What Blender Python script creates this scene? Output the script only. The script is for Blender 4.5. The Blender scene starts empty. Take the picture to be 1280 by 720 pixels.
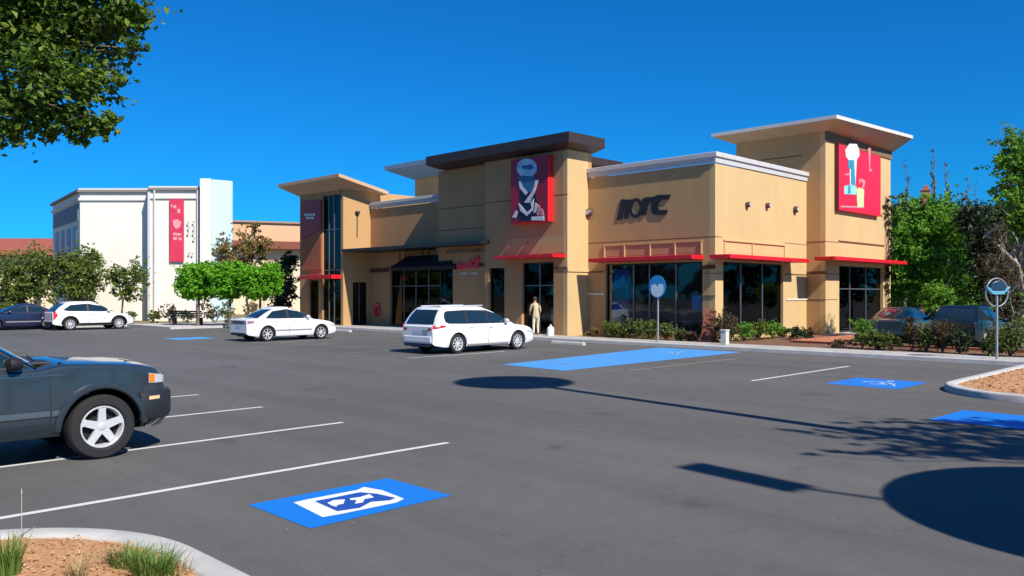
import bpy, bmesh, math, random
from mathutils import Vector, Matrix
R = math.radians
rnd = random.Random(7)
scene = bpy.context.scene
COL = scene.collection
H = 2.1; F = 1040.0; CX = 640.0; HY = 366.0
FX, FY = 0.7110, 0.7032           # camera heading in the plan; X runs along the parking lines, Y along the shop front

# ---------- plan geometry taken from the photograph (survey of the lot) ----------
def pd(px, D, z=0.0):
    L = D*(px-CX)/F
    return Vector((FX*D+FY*L, FY*D-FX*L, z))
def gp(px, py, z=0.0):
    return pd(px, F*(H-z)/(py-HY), z)
def YX(px, X):                     # Y where column px meets the plane X
    t = (px-CX)/F
    return X*(FY-t*FX)/(FX+t*FY)
def XY(px, Y):
    t = (px-CX)/F
    return Y*(FX+t*FY)/(FY-t*FX)
def dep(X, Y): return FX*X+FY*Y
def zat(py, X, Y): return H+(HY-py)*dep(X, Y)/F
def PX(px, py, X):
    Y = YX(px, X); return Vector((X, Y, zat(py, X, Y)))
def PY(px, py, Y):
    X = XY(px, Y); return Vector((X, Y, zat(py, X, Y)))

# ---------- materials ----------
def nodes(m):
    m.use_nodes = True
    nt = m.node_tree
    return nt, nt.nodes, nt.links, nt.nodes['Principled BSDF']
MC = {}
def pm(name, col, rough=0.6, metal=0.0, var=0.0, vscale=3.0, bump=0.0, bscale=60.0, coat=0.0, spec=0.5, col2=None, emis=None, detail=4.0, stretch=None):
    if name in MC: return MC[name]
    m = bpy.data.materials.new(name); nt, N, L, b = nodes(m)
    b.inputs['Roughness'].default_value = rough
    b.inputs['Metallic'].default_value = metal
    b.inputs['Coat Weight'].default_value = coat
    b.inputs['Coat Roughness'].default_value = 0.04
    b.inputs['Specular IOR Level'].default_value = spec
    tc = N.new('ShaderNodeTexCoord')
    src = tc.outputs['Object']
    if stretch:
        mp = N.new('ShaderNodeMapping'); mp.inputs['Scale'].default_value = stretch
        L.new(src, mp.inputs['Vector']); src = mp.outputs['Vector']
    if var > 0 or col2:
        n = N.new('ShaderNodeTexNoise'); n.inputs['Scale'].default_value = vscale; n.inputs['Detail'].default_value = detail
        n.inputs['Roughness'].default_value = 0.62
        L.new(src, n.inputs['Vector'])
        r = N.new('ShaderNodeValToRGB')
        c2 = col2 if col2 else tuple(c*(1+var) for c in col)
        c1 = col if col2 else tuple(c*(1-var) for c in col)
        r.color_ramp.elements[0].position = 0.32; r.color_ramp.elements[1].position = 0.68
        r.color_ramp.elements[0].color = (*c1, 1); r.color_ramp.elements[1].color = (*c2, 1)
        L.new(n.outputs['Fac'], r.inputs['Fac']); L.new(r.outputs['Color'], b.inputs['Base Color'])
    else:
        b.inputs['Base Color'].default_value = (*col, 1)
    if bump > 0:
        n2 = N.new('ShaderNodeTexNoise'); n2.inputs['Scale'].default_value = bscale; n2.inputs['Detail'].default_value = 3
        L.new(src, n2.inputs['Vector'])
        bp = N.new('ShaderNodeBump'); bp.inputs['Strength'].default_value = bump; bp.inputs['Distance'].default_value = 0.02
        L.new(n2.outputs['Fac'], bp.inputs['Height']); L.new(bp.outputs['Normal'], b.inputs['Normal'])
    MC[name] = m
    return m
def leafmat(name, cols, trans=0.25, rough=0.55):
    if name in MC: return MC[name]
    m = bpy.data.materials.new(name); nt, N, L, b = nodes(m)
    g = N.new('ShaderNodeNewGeometry'); r = N.new('ShaderNodeValToRGB')
    el = r.color_ramp.elements
    el[0].position = 0.0; el[0].color = (*cols[0], 1)
    el[1].position = 1.0; el[1].color = (*cols[-1], 1)
    for i, c in enumerate(cols[1:-1]):
        e = el.new((i+1)/(len(cols)-1)); e.color = (*c, 1)
    L.new(g.outputs['Random Per Island'], r.inputs['Fac'])
    L.new(r.outputs['Color'], b.inputs['Base Color'])
    b.inputs['Roughness'].default_value = rough; b.inputs['Specular IOR Level'].default_value = 0.35
    t = N.new('ShaderNodeBsdfTranslucent'); L.new(r.outputs['Color'], t.inputs['Color'])
    mx = N.new('ShaderNodeMixShader'); mx.inputs['Fac'].default_value = trans
    L.new(b.outputs['BSDF'], mx.inputs[1]); L.new(t.outputs['BSDF'], mx.inputs[2])
    L.new(mx.outputs['Shader'], N['Material Output'].inputs['Surface'])
    MC[name] = m
    return m
def glassmat(name, tint=(0.35, 0.38, 0.38), refl=1.0):
    if name in MC: return MC[name]
    m = bpy.data.materials.new(name); m.use_nodes = True
    nt = m.node_tree; N = nt.nodes; L = nt.links
    N.remove(N['Principled BSDF'])
    tr = N.new('ShaderNodeBsdfTransparent'); tr.inputs['Color'].default_value = (*tint, 1)
    gl = N.new('ShaderNodeBsdfGlossy'); gl.inputs['Roughness'].default_value = 0.03
    gl.inputs['Color'].default_value = (refl, refl, refl, 1)
    fr = N.new('ShaderNodeFresnel'); fr.inputs['IOR'].default_value = 1.5
    tc = N.new('ShaderNodeTexCoord'); n = N.new('ShaderNodeTexNoise'); n.inputs['Scale'].default_value = 0.8
    L.new(tc.outputs['Object'], n.inputs['Vector'])
    bp = N.new('ShaderNodeBump'); bp.inputs['Strength'].default_value = 0.06; bp.inputs['Distance'].default_value = 0.1
    L.new(n.outputs['Fac'], bp.inputs['Height']); L.new(bp.outputs['Normal'], gl.inputs['Normal'])
    mx = N.new('ShaderNodeMixShader')
    L.new(fr.outputs['Fac'], mx.inputs['Fac']); L.new(tr.outputs['BSDF'], mx.inputs[1]); L.new(gl.outputs['BSDF'], mx.inputs[2])
    L.new(mx.outputs['Shader'], N['Material Output'].inputs['Surface'])
    MC[name] = m
    return m

# ---------- mesh helpers ----------
class MB:
    def __init__(s): s.v = []; s.f = []
    def poly(s, pts):
        n = len(s.v); s.v += [tuple(p) for p in pts]; s.f.append(tuple(range(n, n+len(pts))))
    def box(s, a, b):
        x0, x1 = sorted((a[0], b[0])); y0, y1 = sorted((a[1], b[1])); z0, z1 = sorted((a[2], b[2]))
        n = len(s.v)
        s.v += [(x0,y0,z0),(x1,y0,z0),(x1,y1,z0),(x0,y1,z0),(x0,y0,z1),(x1,y0,z1),(x1,y1,z1),(x0,y1,z1)]
        for q in ((0,3,2,1),(4,5,6,7),(0,1,5,4),(1,2,6,5),(2,3,7,6),(3,0,4,7)): s.f.append(tuple(n+i for i in q))
        return s
    def prism(s, pts, vec):          # pts: planar polygon, extruded by vec
        vec = Vector(vec); n = len(s.v); k = len(pts)
        s.v += [tuple(p) for p in pts] + [tuple(Vector(p)+vec) for p in pts]
        s.f.append(tuple(range(n, n+k))[::-1]); s.f.append(tuple(range(n+k, n+2*k)))
        for i in range(k):
            j = (i+1) % k; s.f.append((n+i, n+j, n+k+j, n+k+i))
        return s
    def tube(s, p0, p1, r0, r1=None, seg=8, cap=True):
        r1 = r0 if r1 is None else r1
        p0 = Vector(p0); p1 = Vector(p1); d = (p1-p0)
        if d.length < 1e-6: return s
        d.normalize(); u = d.orthogonal().normalized(); w = d.cross(u)
        n = len(s.v)
        for p, r in ((p0, r0), (p1, r1)):
            for i in range(seg):
                a = 2*math.pi*i/seg; s.v.append(tuple(p+u*(r*math.cos(a))+w*(r*math.sin(a))))
        for i in range(seg):
            j = (i+1) % seg; s.f.append((n+i, n+j, n+seg+j, n+seg+i))
        if cap:
            s.f.append(tuple(range(n, n+seg))[::-1]); s.f.append(tuple(range(n+seg, n+2*seg)))
        return s
    def grid(s, rows, closed=False):
        n = len(s.v); k = len(rows[0])
        for r in rows: s.v += [tuple(p) for p in r]
        for i in range(len(rows)-1):
            for j in range(k if closed else k-1):
                j2 = (j+1) % k
                s.f.append((n+i*k+j, n+i*k+j2, n+(i+1)*k+j2, n+(i+1)*k+j))
        return s
    def lathe(s, c, axis, prof, seg=24):   # prof: list (radius, along axis)
        c = Vector(c); a = Vector(axis).normalized(); u = a.orthogonal().normalized(); w = a.cross(u)
        rows = []
        for r, t in prof:
            rows.append([c+a*t+u*(r*math.cos(2*math.pi*i/seg))+w*(r*math.sin(2*math.pi*i/seg)) for i in range(seg)])
        return s.grid(rows, True)
    def xf(s, M):
        s.v = [tuple(M @ Vector(p)) for p in s.v]; return s
    def build(s, name, mat, parent=None, smooth=None, bevel=0, recalc=True):
        me = bpy.data.meshes.new(name); me.from_pydata(s.v, [], s.f)
        if recalc:
            bm = bmesh.new(); bm.from_mesh(me); bmesh.ops.remove_doubles(bm, verts=bm.verts, dist=1e-5)
            bmesh.ops.recalc_face_normals(bm, faces=bm.faces); bm.to_mesh(me); bm.free()
        me.materials.append(mat)
        if smooth:
            me.shade_smooth(); me.set_sharp_from_angle(angle=R(smooth))
        o = bpy.data.objects.new(name, me); COL.objects.link(o)
        if parent: o.parent = parent
        if bevel:
            b = o.modifiers.new('b', 'BEVEL'); b.width = bevel; b.segments = 2; b.limit_method = 'ANGLE'; b.angle_limit = R(40)
        return o
def tag(o, label=None, cat=None, group=None, kind=None):
    if label: o['label'] = label
    if cat: o['category'] = cat
    if group: o['group'] = group
    if kind: o['kind'] = kind
    return o
def thing(name, label, cat, loc=(0,0,0), rz=0, group=None):
    o = bpy.data.objects.new(name, None); COL.objects.link(o); o.location = loc; o.rotation_euler = (0,0,rz); o.empty_display_size = 0.3
    return tag(o, label, cat, group)
def struct(o): o['kind'] = 'structure'; return o
def copy_tree(o, loc, rz, label):
    def rec(s, par):
        c = s.copy(); COL.objects.link(c); c.parent = par
        for ch in [x for x in list(bpy.data.objects) if x.parent == s]: rec(ch, c)
        return c
    c = rec(o, None); c.location = loc; c.rotation_euler = (0,0,rz); c['label'] = label
    return c

# ---------- world, sun, camera ----------
SAZ = Vector((0.15, 0.989, 0)).normalized(); ELEV = R(43)
w = bpy.data.worlds.new("World"); scene.world = w; w.use_nodes = True
wn = w.node_tree.nodes; wl = w.node_tree.links
sky = wn.new('ShaderNodeTexSky'); sky.sky_type = 'NISHITA'; sky.sun_disc = False
sky.sun_elevation = ELEV; sky.sun_rotation = math.atan2(-SAZ.x, -SAZ.y)
sky.altitude = 300; sky.air_density = 1.0; sky.dust_density = 0.4; sky.ozone_density = 4.0
hs = wn.new('ShaderNodeMix'); hs.data_type = 'RGBA'; hs.blend_type = 'MULTIPLY'; hs.inputs[0].default_value = 1.0
hs.inputs[7].default_value = (.045, .64, 1.2, 1)      # the clean, deep blue air of the day
wl.new(sky.outputs['Color'], hs.inputs[6]); wl.new(hs.outputs[2], wn['Background'].inputs['Color'])
wn['Background'].inputs['Strength'].default_value = 0.081
sl = bpy.data.lights.new('sun', 'SUN'); sl.energy = 5.0; sl.angle = R(0.55); sl.color = (1.0, 0.93, 0.83)
so = bpy.data.objects.new('sun', sl); COL.objects.link(so)
sd = Vector((SAZ.x*math.cos(ELEV), SAZ.y*math.cos(ELEV), -math.sin(ELEV)))
so.rotation_euler = sd.to_track_quat('-Z', 'Y').to_euler(); so.location = (-5, -40, 40)
cd = bpy.data.cameras.new('camera'); co = bpy.data.objects.new('camera', cd); COL.objects.link(co); scene.camera = co
cd.sensor_width = 36; cd.lens = F/1280*36; cd.shift_y = 6/1280; cd.clip_end = 3000; cd.clip_start = 0.05
co.location = (0, 0, H); co.rotation_euler = (R(90), 0, -math.atan2(FX, FY))
vs = scene.view_settings; vs.view_transform = 'Standard'; vs.look = 'None'; vs.exposure = 0.45; vs.gamma = 1
scene.render.resolution_x = 1024; scene.render.resolution_y = 576

# ---------- surfaces ----------
def asphalt_mat():
    m = bpy.data.materials.new('asphalt'); nt, N, L, b = nodes(m)
    tc = N.new('ShaderNodeTexCoord')
    def noise(sc, det=5, ro=.6, vec=None):
        n = N.new('ShaderNodeTexNoise'); n.inputs['Scale'].default_value = sc; n.inputs['Detail'].default_value = det; n.inputs['Roughness'].default_value = ro
        L.new(vec or tc.outputs['Object'], n.inputs['Vector']); return n
    def ramp(src, p0, c0, p1, c1):
        r = N.new('ShaderNodeValToRGB'); r.color_ramp.elements[0].position = p0; r.color_ramp.elements[1].position = p1
        r.color_ramp.elements[0].color = (c0,)*3+(1,) if isinstance(c0, float) else (*c0, 1)
        r.color_ramp.elements[1].color = (c1,)*3+(1,) if isinstance(c1, float) else (*c1, 1)
        L.new(src, r.inputs['Fac']); return r
    def mul(a, bb, t='MULTIPLY', f=1.0):
        x = N.new('ShaderNodeMix'); x.data_type = 'RGBA'; x.blend_type = t; x.inputs[0].default_value = f
        L.new(a, x.inputs[6]); L.new(bb, x.inputs[7]); return x.outputs[2]
    big = ramp(noise(0.13, 6).outputs['Fac'], .35, (.108,.105,.100), .68, (.130,.126,.121))
    mp = N.new('ShaderNodeMapping'); mp.inputs['Scale'].default_value = (0.9, 0.05, 1)
    L.new(tc.outputs['Object'], mp.inputs['Vector'])
    lane = ramp(noise(1.0, 4, .6, mp.outputs['Vector']).outputs['Fac'], .3, .86, .75, 1.12)
    fine = ramp(noise(70, 3, .8).outputs['Fac'], .3, .60, .72, 1.42)
    mid = ramp(noise(3.1, 8, .75).outputs['Fac'], .3, .91, .7, 1.07)
    spot = ramp(noise(0.75, 4, .6).outputs['Fac'], .28, .72, .39, 1.0)
    vo = N.new('ShaderNodeTexVoronoi'); vo.inputs['Scale'].default_value = 160; L.new(tc.outputs['Object'], vo.inputs['Vector'])
    agg = ramp(vo.outputs['Distance'], .0, 1.25, .5, .9)
    c = mul(mul(mul(mul(mul(big.outputs[0], lane.outputs[0]), fine.outputs[0]), mid.outputs[0]), spot.outputs[0]), agg.outputs[0])
    # hairline cracks
    wv = N.new('ShaderNodeTexVoronoi'); wv.feature = 'DISTANCE_TO_EDGE'; wv.inputs['Scale'].default_value = 0.16
    dn = noise(0.8, 5, .7); ad = N.new('ShaderNodeMix'); ad.data_type = 'RGBA'; ad.inputs[0].default_value = .45; 
    L.new(tc.outputs['Object'], ad.inputs[6]); L.new(dn.outputs['Color'], ad.inputs[7]); 
    sc = N.new('ShaderNodeVectorMath'); sc.operation = 'SCALE'; sc.inputs['Scale'].default_value = 1.0
    L.new(tc.outputs['Object'], sc.inputs[0])
    va = N.new('ShaderNodeVectorMath'); va.operation = 'MULTIPLY_ADD'; va.inputs[1].default_value = (2.2,2.2,0)
    L.new(dn.outputs['Color'], va.inputs[0]); L.new(tc.outputs['Object'], va.inputs[2])
    L.new(va.outputs['Vector'], wv.inputs['Vector'])
    cr = ramp(wv.outputs['Distance'], .0, .40, .0028, 1.0)
    c = mul(c, cr.outputs[0], f=.35)
    L.new(c, b.inputs['Base Color']); b.inputs['Roughness'].default_value = .82; b.inputs['Specular IOR Level'].default_value = .3
    bp = N.new('ShaderNodeBump'); bp.inputs['Strength'].default_value = .35; bp.inputs['Distance'].default_value = .006
    L.new(vo.outputs['Distance'], bp.inputs['Height']); L.new(bp.outputs['Normal'], b.inputs['Normal'])
    return m
ASPH = asphalt_mat()
CONC = pm('concrete', (.40,.385,.36), .85, var=.14, vscale=1.7, bump=.25, bscale=90)
KERB = pm('kerb_concrete', (.38,.37,.35), .85, col2=(.50,.485,.46), vscale=2.6, bump=.3, bscale=70)
MULCH = pm('mulch', (.36,.17,.07), .95, col2=(.62,.34,.16), vscale=34, bump=1.0, bscale=48, detail=8)
MULCHD = pm('planting_soil', (.10,.05,.028), .95, col2=(.24,.12,.06), vscale=14, bump=.8, bscale=40)
def paintmat(name, col, worn=.30, under=(.08,.08,.08)):
    m = bpy.data.materials.new(name); nt, N, L, b = nodes(m)
    tc = N.new('ShaderNodeTexCoord'); n = N.new('ShaderNodeTexNoise'); n.inputs['Scale'].default_value = 22; n.inputs['Detail'].default_value = 8; n.inputs['Roughness'].default_value = .8
    L.new(tc.outputs['Object'], n.inputs['Vector'])
    r = N.new('ShaderNodeValToRGB'); r.color_ramp.elements[0].position = worn; r.color_ramp.elements[1].position = worn+.12
    r.color_ramp.elements[0].color = (*under,1); r.color_ramp.elements[1].color = (*col,1)
    L.new(n.outputs['Fac'], r.inputs['Fac']); L.new(r.outputs['Color'], b.inputs['Base Color']); b.inputs['Roughness'].default_value = .6
    return m
WPAINT = paintmat('white_road_paint', (.62,.62,.60), .30)
TPAINT = paintmat('tan_road_paint', (.34,.27,.20), .42)
BPAINT = paintmat('blue_road_paint', (.003,.165,.60), .22)
BPAINT2 = paintmat('light_blue_road_paint', (.06,.29,.66), .30)

g = MB(); g.poly([(-300,-300,0),(900,-300,0),(900,900,0),(-300,900,0)])
struct(g.build('parking_lot', ASPH, recalc=False))

def rounded(x0, x1, y0, y1, r, seg=14, corners=(1,1,1,1)):
    out = []
    for (cx, cy, a0, on) in ((x1-r,y1-r,0,corners[0]),(x0+r,y1-r,90,corners[1]),(x0+r,y0+r,180,corners[2]),(x1-r,y0+r,270,corners[3])):
        if on:
            for i in range(seg+1):
                a = R(a0+90*i/seg); out.append((cx+r*math.cos(a), cy+r*math.sin(a)))
        else:
            sx = 1 if a0 in (0,270) else -1; sy = 1 if a0 in (0,90) else -1
            for i in range(seg+1): out.append((cx+sx*r, cy+sy*r))
    return out
def island(name, x0, x1, y0, y1, r, kw, fillname, fillmat, corners=(1,1,1,1), h=.14, fh=.11):
    o = rounded(x0,x1,y0,y1,r,corners=corners); i = rounded(x0+kw,x1-kw,y0+kw,y1-kw,max(.05,r-kw),corners=corners)
    def off(d, z):
        return [(x, y, z) for x, y in rounded(x0+d,x1-d,y0+d,y1-d,max(.05,r-d),corners=corners)]
    m = MB(); m.grid([off(0,-.02), off(.02,h-.03), off(.035,h-.008), off(.06,h), off(kw-.02,h), off(kw,h-.02), off(kw,0.0)], True)
    struct(m.build(name, KERB, smooth=50, recalc=False))
    # fill, gently mounded and uneven
    f = MB(); rows = []
    cxm = (x0+x1)/2; cym = (y0+y1)/2
    K = 14
    for k in range(K+1):
        t = k/K; row = []
        for (x, y) in [(p[0], p[1]) for p in off(kw-.004, 0)]:
            X = x*(1-t)+cxm*t; Y = y*(1-t)+cym*t
            row.append((X, Y, fh + .05*math.sin(min(1,t*3)*1.57) + (.018*math.sin(X*5.1+Y*3.3)+.014*math.sin(X*11.3-Y*8.7) if k else 0)))
        rows.append(row)
    f.grid(rows, True)
    struct(f.build(fillname, fillmat, smooth=60, recalc=False))
island('kerb', -6, 2.87, -6, 8.15, 1.85, .26, 'mulch_bed', MULCH, corners=(1,0,0,0))
island('kerb', 18.1, 27.16, -14, 6.15, 2.0, .26, 'mulch_bed', MULCH, corners=(0,1,0,0))

m = MB(); m.box((2.61,5.0,.12),(2.872,5.014,.1425)); m.box((-.6,7.89,.12),(-.586,8.152,.1425))
cx_, cy_ = 2.87-1.85, 8.15-1.85; a = R(52); u_ = Vector((math.cos(a), math.sin(a), 0)); n_ = Vector((-math.sin(a), math.cos(a), 0))*.007
p0 = Vector((cx_,cy_,.12))+u_*1.59; p1 = Vector((cx_,cy_,.12))+u_*1.852; m.prism([p0-n_, p1-n_, p1+n_, p0+n_], (0,0,.0225))
struct(m.build('kerb_joints', pm('pavement_joint', (.16,.155,.15), .9)))
# wide pavement in front of the shop, kerb, planting strips
m = MB(); m.prism([(27.2,-20,-.02),(27.22,-20,.115),(27.25,-20,.132),(27.40,-20,.132),(27.40,-20,-.02)], (0,74,0))
struct(m.build('kerb', KERB))
m = MB(); m.box((27.40,-20,0),(28.95,54,.13)); m.box((28.95,25.3,0),(44,54,.13)); m.box((38.6,15.6,0),(47.1,17.4,.13))
o = struct(m.build('pavement', CONC))
jm = pm('pavement_joint', (.16,.155,.15), .9)
m = MB()
for k in range(-12, 35): m.box((27.41, k*1.5, .12),(28.94, k*1.5+.018, .1325))
struct(m.build('pavement_joints', jm))
m = MB()
m.box((28.95,2,0),(31.6,18.25,.10)); m.box((28.95,18.25,0),(30.5,25.3,.10)); m.box((31.6,15.6,0),(38.6,17.35,.10)); m.box((31.6,17.35,0),(38.9,18.28,.10))
struct(m.build('planting_bed', MULCHD))
# brick edging behind the planting strip, towards the side lot
BRK = pm('red_brick', (.34,.10,.045), .85, col2=(.46,.19,.10), vscale=9, bump=.5, bscale=30)
m = MB(); m.box((31.6,2,0),(31.85,15.4,.20)); m.box((31.6,15.4,0),(47.0,15.6,.20))
tag(m.build('brick_edging_wall', BRK, bevel=.01), 'low red brick edging wall running behind the shrubs near the dark cars', 'low wall')
# landscaped verge on the far left
m = MB(); m.box((-40,54,0),(90,54.18,.13)); m.box((20.2,47.6,0),(27.2,53.99,.125))
struct(m.build('verge_kerb', KERB))
m = MB(); m.box((-60,54.18,0),(120,140,.10)); struct(m.build('verge', pm('verge_soil', (.15,.11,.06), .95, col2=(.22,.2,.1), vscale=2, bump=.6, bscale=20)))

# ---------- painted markings ----------
def line(x0, x1, y, mat=WPAINT, w=.10, z=.004):
    m = MB(); n = 24
    rows = []
    for i in range(n+1):
        x = x0+(x1-x0)*i/n; j = rnd.uniform(-.004,.004)
        rows.append([(x, y-w/2+j, z),(x, y+w/2+j, z)])
    m.grid(rows); return struct(m.build('parking_line', mat))
for y in (8.83, 11.42, 14.02, 16.65, 19.3): line(-4, 7.65, y)
line(18.1, 23.7, 9.88)
line(18.2, 23.9, 13.55, TPAINT, .12); line(18.4, 23.4, 12.65, pm('faded_paint', (.12,.11,.10), .8, var=.2, vscale=20), .10)
for y in (24.4, 27.0, 29.6, 35.2, 40.0): line(16.3, 21.0, y, paintmat('worn_white_paint', (.34,.34,.33), .40), .08)
line(16.6, 21, 21.15, WPAINT, .08)
def gpoly(m, pts, ox, oy, sc, z):
    m.poly([gp(ox+x/sc, oy+y/sc, z) for x, y in pts])
DBLUE = paintmat('dark_blue_road_paint', (.012,.07,.34), .22)
SYMW = paintmat('symbol_white_paint', (.72,.74,.76), .27)
# foreground symbol
m = MB(); m.poly([(4.0,6.48,.004),(5.68,6.5,.004),(5.70,7.62,.004),(4.02,7.64,.004)])
b0 = tag(m.build('accessible_bay_marking', BPAINT), 'bright blue painted bay marking with white outlined symbol in the empty foreground stall', 'road marking')
m = MB(); gpoly(m, [(285,205),(350,190),(625,138),(660,122),(760,140),(875,185),(835,205),(690,235),(530,268),(440,283)], 300,580,4.267,.008)
m.build('symbol', SYMW, b0)
m = MB(); gpoly(m, [(400,197),(500,178),(640,150),(730,158),(830,180),(800,192),(700,200),(640,232),(520,250)], 300,580,4.267,.012)
m.build('symbol_ground', DBLUE, b0)
m = MB(); gpoly(m, [(465,207),(500,192),(560,188),(552,212),(520,218),(515,228),(490,222)], 300,580,4.267,.016)
gpoly(m, [(585,183),(640,176),(690,160),(715,178),(665,186),(655,205),(612,212),(622,192),(590,192)], 300,580,4.267,.016)
m.build('symbol_stroke', SYMW, b0)
# mid right symbol
m = MB(); m.poly([(18.75,6.75,.004),(20.65,6.75,.004),(20.65,8.4,.004),(18.75,8.4,.004)])
b1 = tag(m.build('accessible_bay_marking', BPAINT), 'blue square bay marking with pale symbol near the round kerbed island', 'road marking')
def local_sym(par, cx, cy, s, mat, z=.008, rot=0.0):
    # wheel arc + seat + figure strokes, as worn stencil paint
    m = MB(); n = 20
    def P(x, y): return (cx+s*(x*math.cos(rot)-y*math.sin(rot)), cy+s*(x*math.sin(rot)+y*math.cos(rot)), z)
    rows = [[P(.30*math.cos(R(a))-.02, .30*math.sin(R(a))), P(.40*math.cos(R(a))-.02, .40*math.sin(R(a)))] for a in range(-100, 191, 15)]
    m.grid(rows)
    m.poly([P(.05,-.12),(P(.13,-.12)),P(.13,.62),P(.05,.62)]); m.poly([P(.13,-.12),P(.5,-.12),P(.5,-.03),P(.13,-.03)]) 
    m.poly([P(.42,-.121),P(.5,-.121),P(.66,-.46),P(.58,-.46)]); m.poly([P(.13,.22),P(.4,.22),P(.4,.3),P(.13,.3)])
    m.poly([P(.09+.09*math.cos(2*math.pi*i/12), .74+.09*math.sin(2*math.pi*i/12)) for i in range(12)])
    return m.build('symbol', mat, par)
local_sym(b1, 19.7, 7.55, .85, paintmat('pale_symbol_paint', (.35,.55,.8), .3), rot=R(-90))
m = MB(); m.poly([(14.6,2.6,.004),(16.25,2.6,.004),(16.25,4.72,.004),(14.6,4.78,.004)])
tag(m.build('accessible_bay_marking', BPAINT), 'plain bright blue rectangle of road paint beside the shaded right edge of the lot', 'road marking')
m = MB(); m.poly([(16.9,14.75,.004),(26.6,14.9,.004),(26.6,18.4,.004),(17.1,17.3,.004)])
b3 = tag(m.build('accessible_aisle_marking', BPAINT2), 'long worn light blue painted aisle running to the kerb in front of the big window', 'road marking')
local_sym(b3, 24.6, 16.6, 1.0, paintmat('faint_symbol_paint', (.3,.58,.8), .36), rot=R(-90))
m = MB(); m.poly([(18.55,16.1,.008),(18.75,16.1,.008),(18.85,17.0,.008),(18.65,17.0,.008)])
m.build('faded_stripe', paintmat('faint_symbol_paint2', (.25,.50,.85), .45), b3)
m = MB(); m.poly([(15.9,36.6,.004),(17.7,36.6,.004),(17.7,38.3,.004),(15.9,38.3,.004)])
tag(m.build('accessible_bay_marking', BPAINT2), 'small far blue bay marking left of the white sedan', 'road marking')
def wheel_stop(x, y, label):
    m = MB(); m.prism([(x-.08,y,0),(x-.06,y,.10),(x-.02,y,.13),(x+.06,y,.13),(x+.10,y,.10),(x+.12,y,0)], (0,1.7,0))
    tag(m.build('wheel_stop', KERB, bevel=.01), label, 'wheel stop', 'concrete wheel stops')
wheel_stop(25.5, 21.2, 'concrete wheel stop ahead of the white minivan')
wheel_stop(25.4, 37.2, 'concrete wheel stop ahead of the white sedan')

# ================= restaurant =================
ST = pm('stucco_tan', (.475,.282,.120), .9, stretch=(.8,.8,.35), var=.07, vscale=.9, bump=.25, bscale=45)
ST2 = pm('stucco_brown', (.44,.236,.104), .9, stretch=(.8,.8,.35), var=.08, vscale=.9, bump=.25, bscale=45)
ST3 = pm('stucco_sunlit', (.56,.385,.180), .9, stretch=(.8,.8,.35), var=.06, vscale=.9, bump=.25, bscale=45)  # lighter copy, mostly for sun-facing sides: sunlight put into the colour
PANEL = pm('stucco_panel', (.40,.27,.125), .9, var=.08, vscale=2, bump=.2, bscale=45)
JOINT = pm('reveal_joint', (.14,.075,.035), .9)
DARKR = pm('dark_fascia', (.035,.022,.02), .55, var=.2, vscale=3)
ROOFW = pm('white_fascia', (.62,.60,.56), .6, var=.05, vscale=2)
SOFFIT = pm('soffit_tan', (.50,.34,.20), .8, var=.06, vscale=2)
CAP = pm('parapet_cap', (.52,.51,.50), .6, var=.06, vscale=3)
REDM = pm('red_metal', (.62,.008,.016), .4, var=.1, vscale=3)
BLACKM = pm('black_metal', (.012,.012,.014), .45)
ALU = pm('aluminium_frame', (.20,.20,.21), .4, metal=.6)
GLS = glassmat('window_glass', (.78,.84,.95), .7)
GLSD = glassmat('dark_window_glass', (.55,.56,.60), .6)
INT = pm('interior_wall', (.22,.15,.11), .9, var=.3, vscale=1)
INTF = pm('interior_floor', (.18,.14,.11), .5, var=.2, vscale=2)
rb = thing('restaurant_building', 'tan stucco fast food restaurant with three towers, red awnings and flat roofs', 'restaurant', (30.5, 18.3, 0))
RBI = Matrix.Translation(-Vector((30.5,18.3,0)))
def rp(m, name, mat, par=None, **k):
    """build a mesh given in world coordinates as a part of the restaurant"""
    par = par or rb
    m.xf(RBI); return m.build(name, mat, par, **k)
def wall(plane, c, u0, u1, z0, z1, openings, thick, mat, name='wall', par=None):
    """plane 'X': wall face at X=c spanning Y u0..u1, body towards +X. plane 'Y': face at Y=c spanning X, body towards +Y."""
    us = sorted({u0,u1}|{a for o in openings for a in o[:2]}); zs = sorted({z0,z1}|{a for o in openings for a in o[2:]})
    m = MB()
    for i in range(len(us)-1):
        # merge vertical runs
        k = 0
        while k < len(zs)-1:
            uc = (us[i]+us[i+1])/2
            def solid(q):
                zc = (zs[q]+zs[q+1])/2
                return not any(o[0] < uc < o[1] and o[2] < zc < o[3] for o in openings)
            if not solid(k): k += 1; continue
            k2 = k
            while k2+1 < len(zs)-1 and solid(k2+1): k2 += 1
            if plane == 'X': m.box((c, us[i], zs[k]), (c+thick, us[i+1], zs[k2+1]))
            else: m.box((us[i], c, zs[k]), (us[i+1], c+thick, zs[k2+1]))
            k = k2+1
    # keep cells as separate shells
    return rp(m, name, mat, par, recalc=False)
def strip(plane, c, u0, u1, z0, z1, proud, mat, name, par=None):
    m = MB()
    if plane == 'X': m.box((c-proud, u0, z0), (c+.02, u1, z1))
    else: m.box((u0, c-proud, z0), (u1, c+.02, z1))
    return rp(m, name, mat, par)
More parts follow.
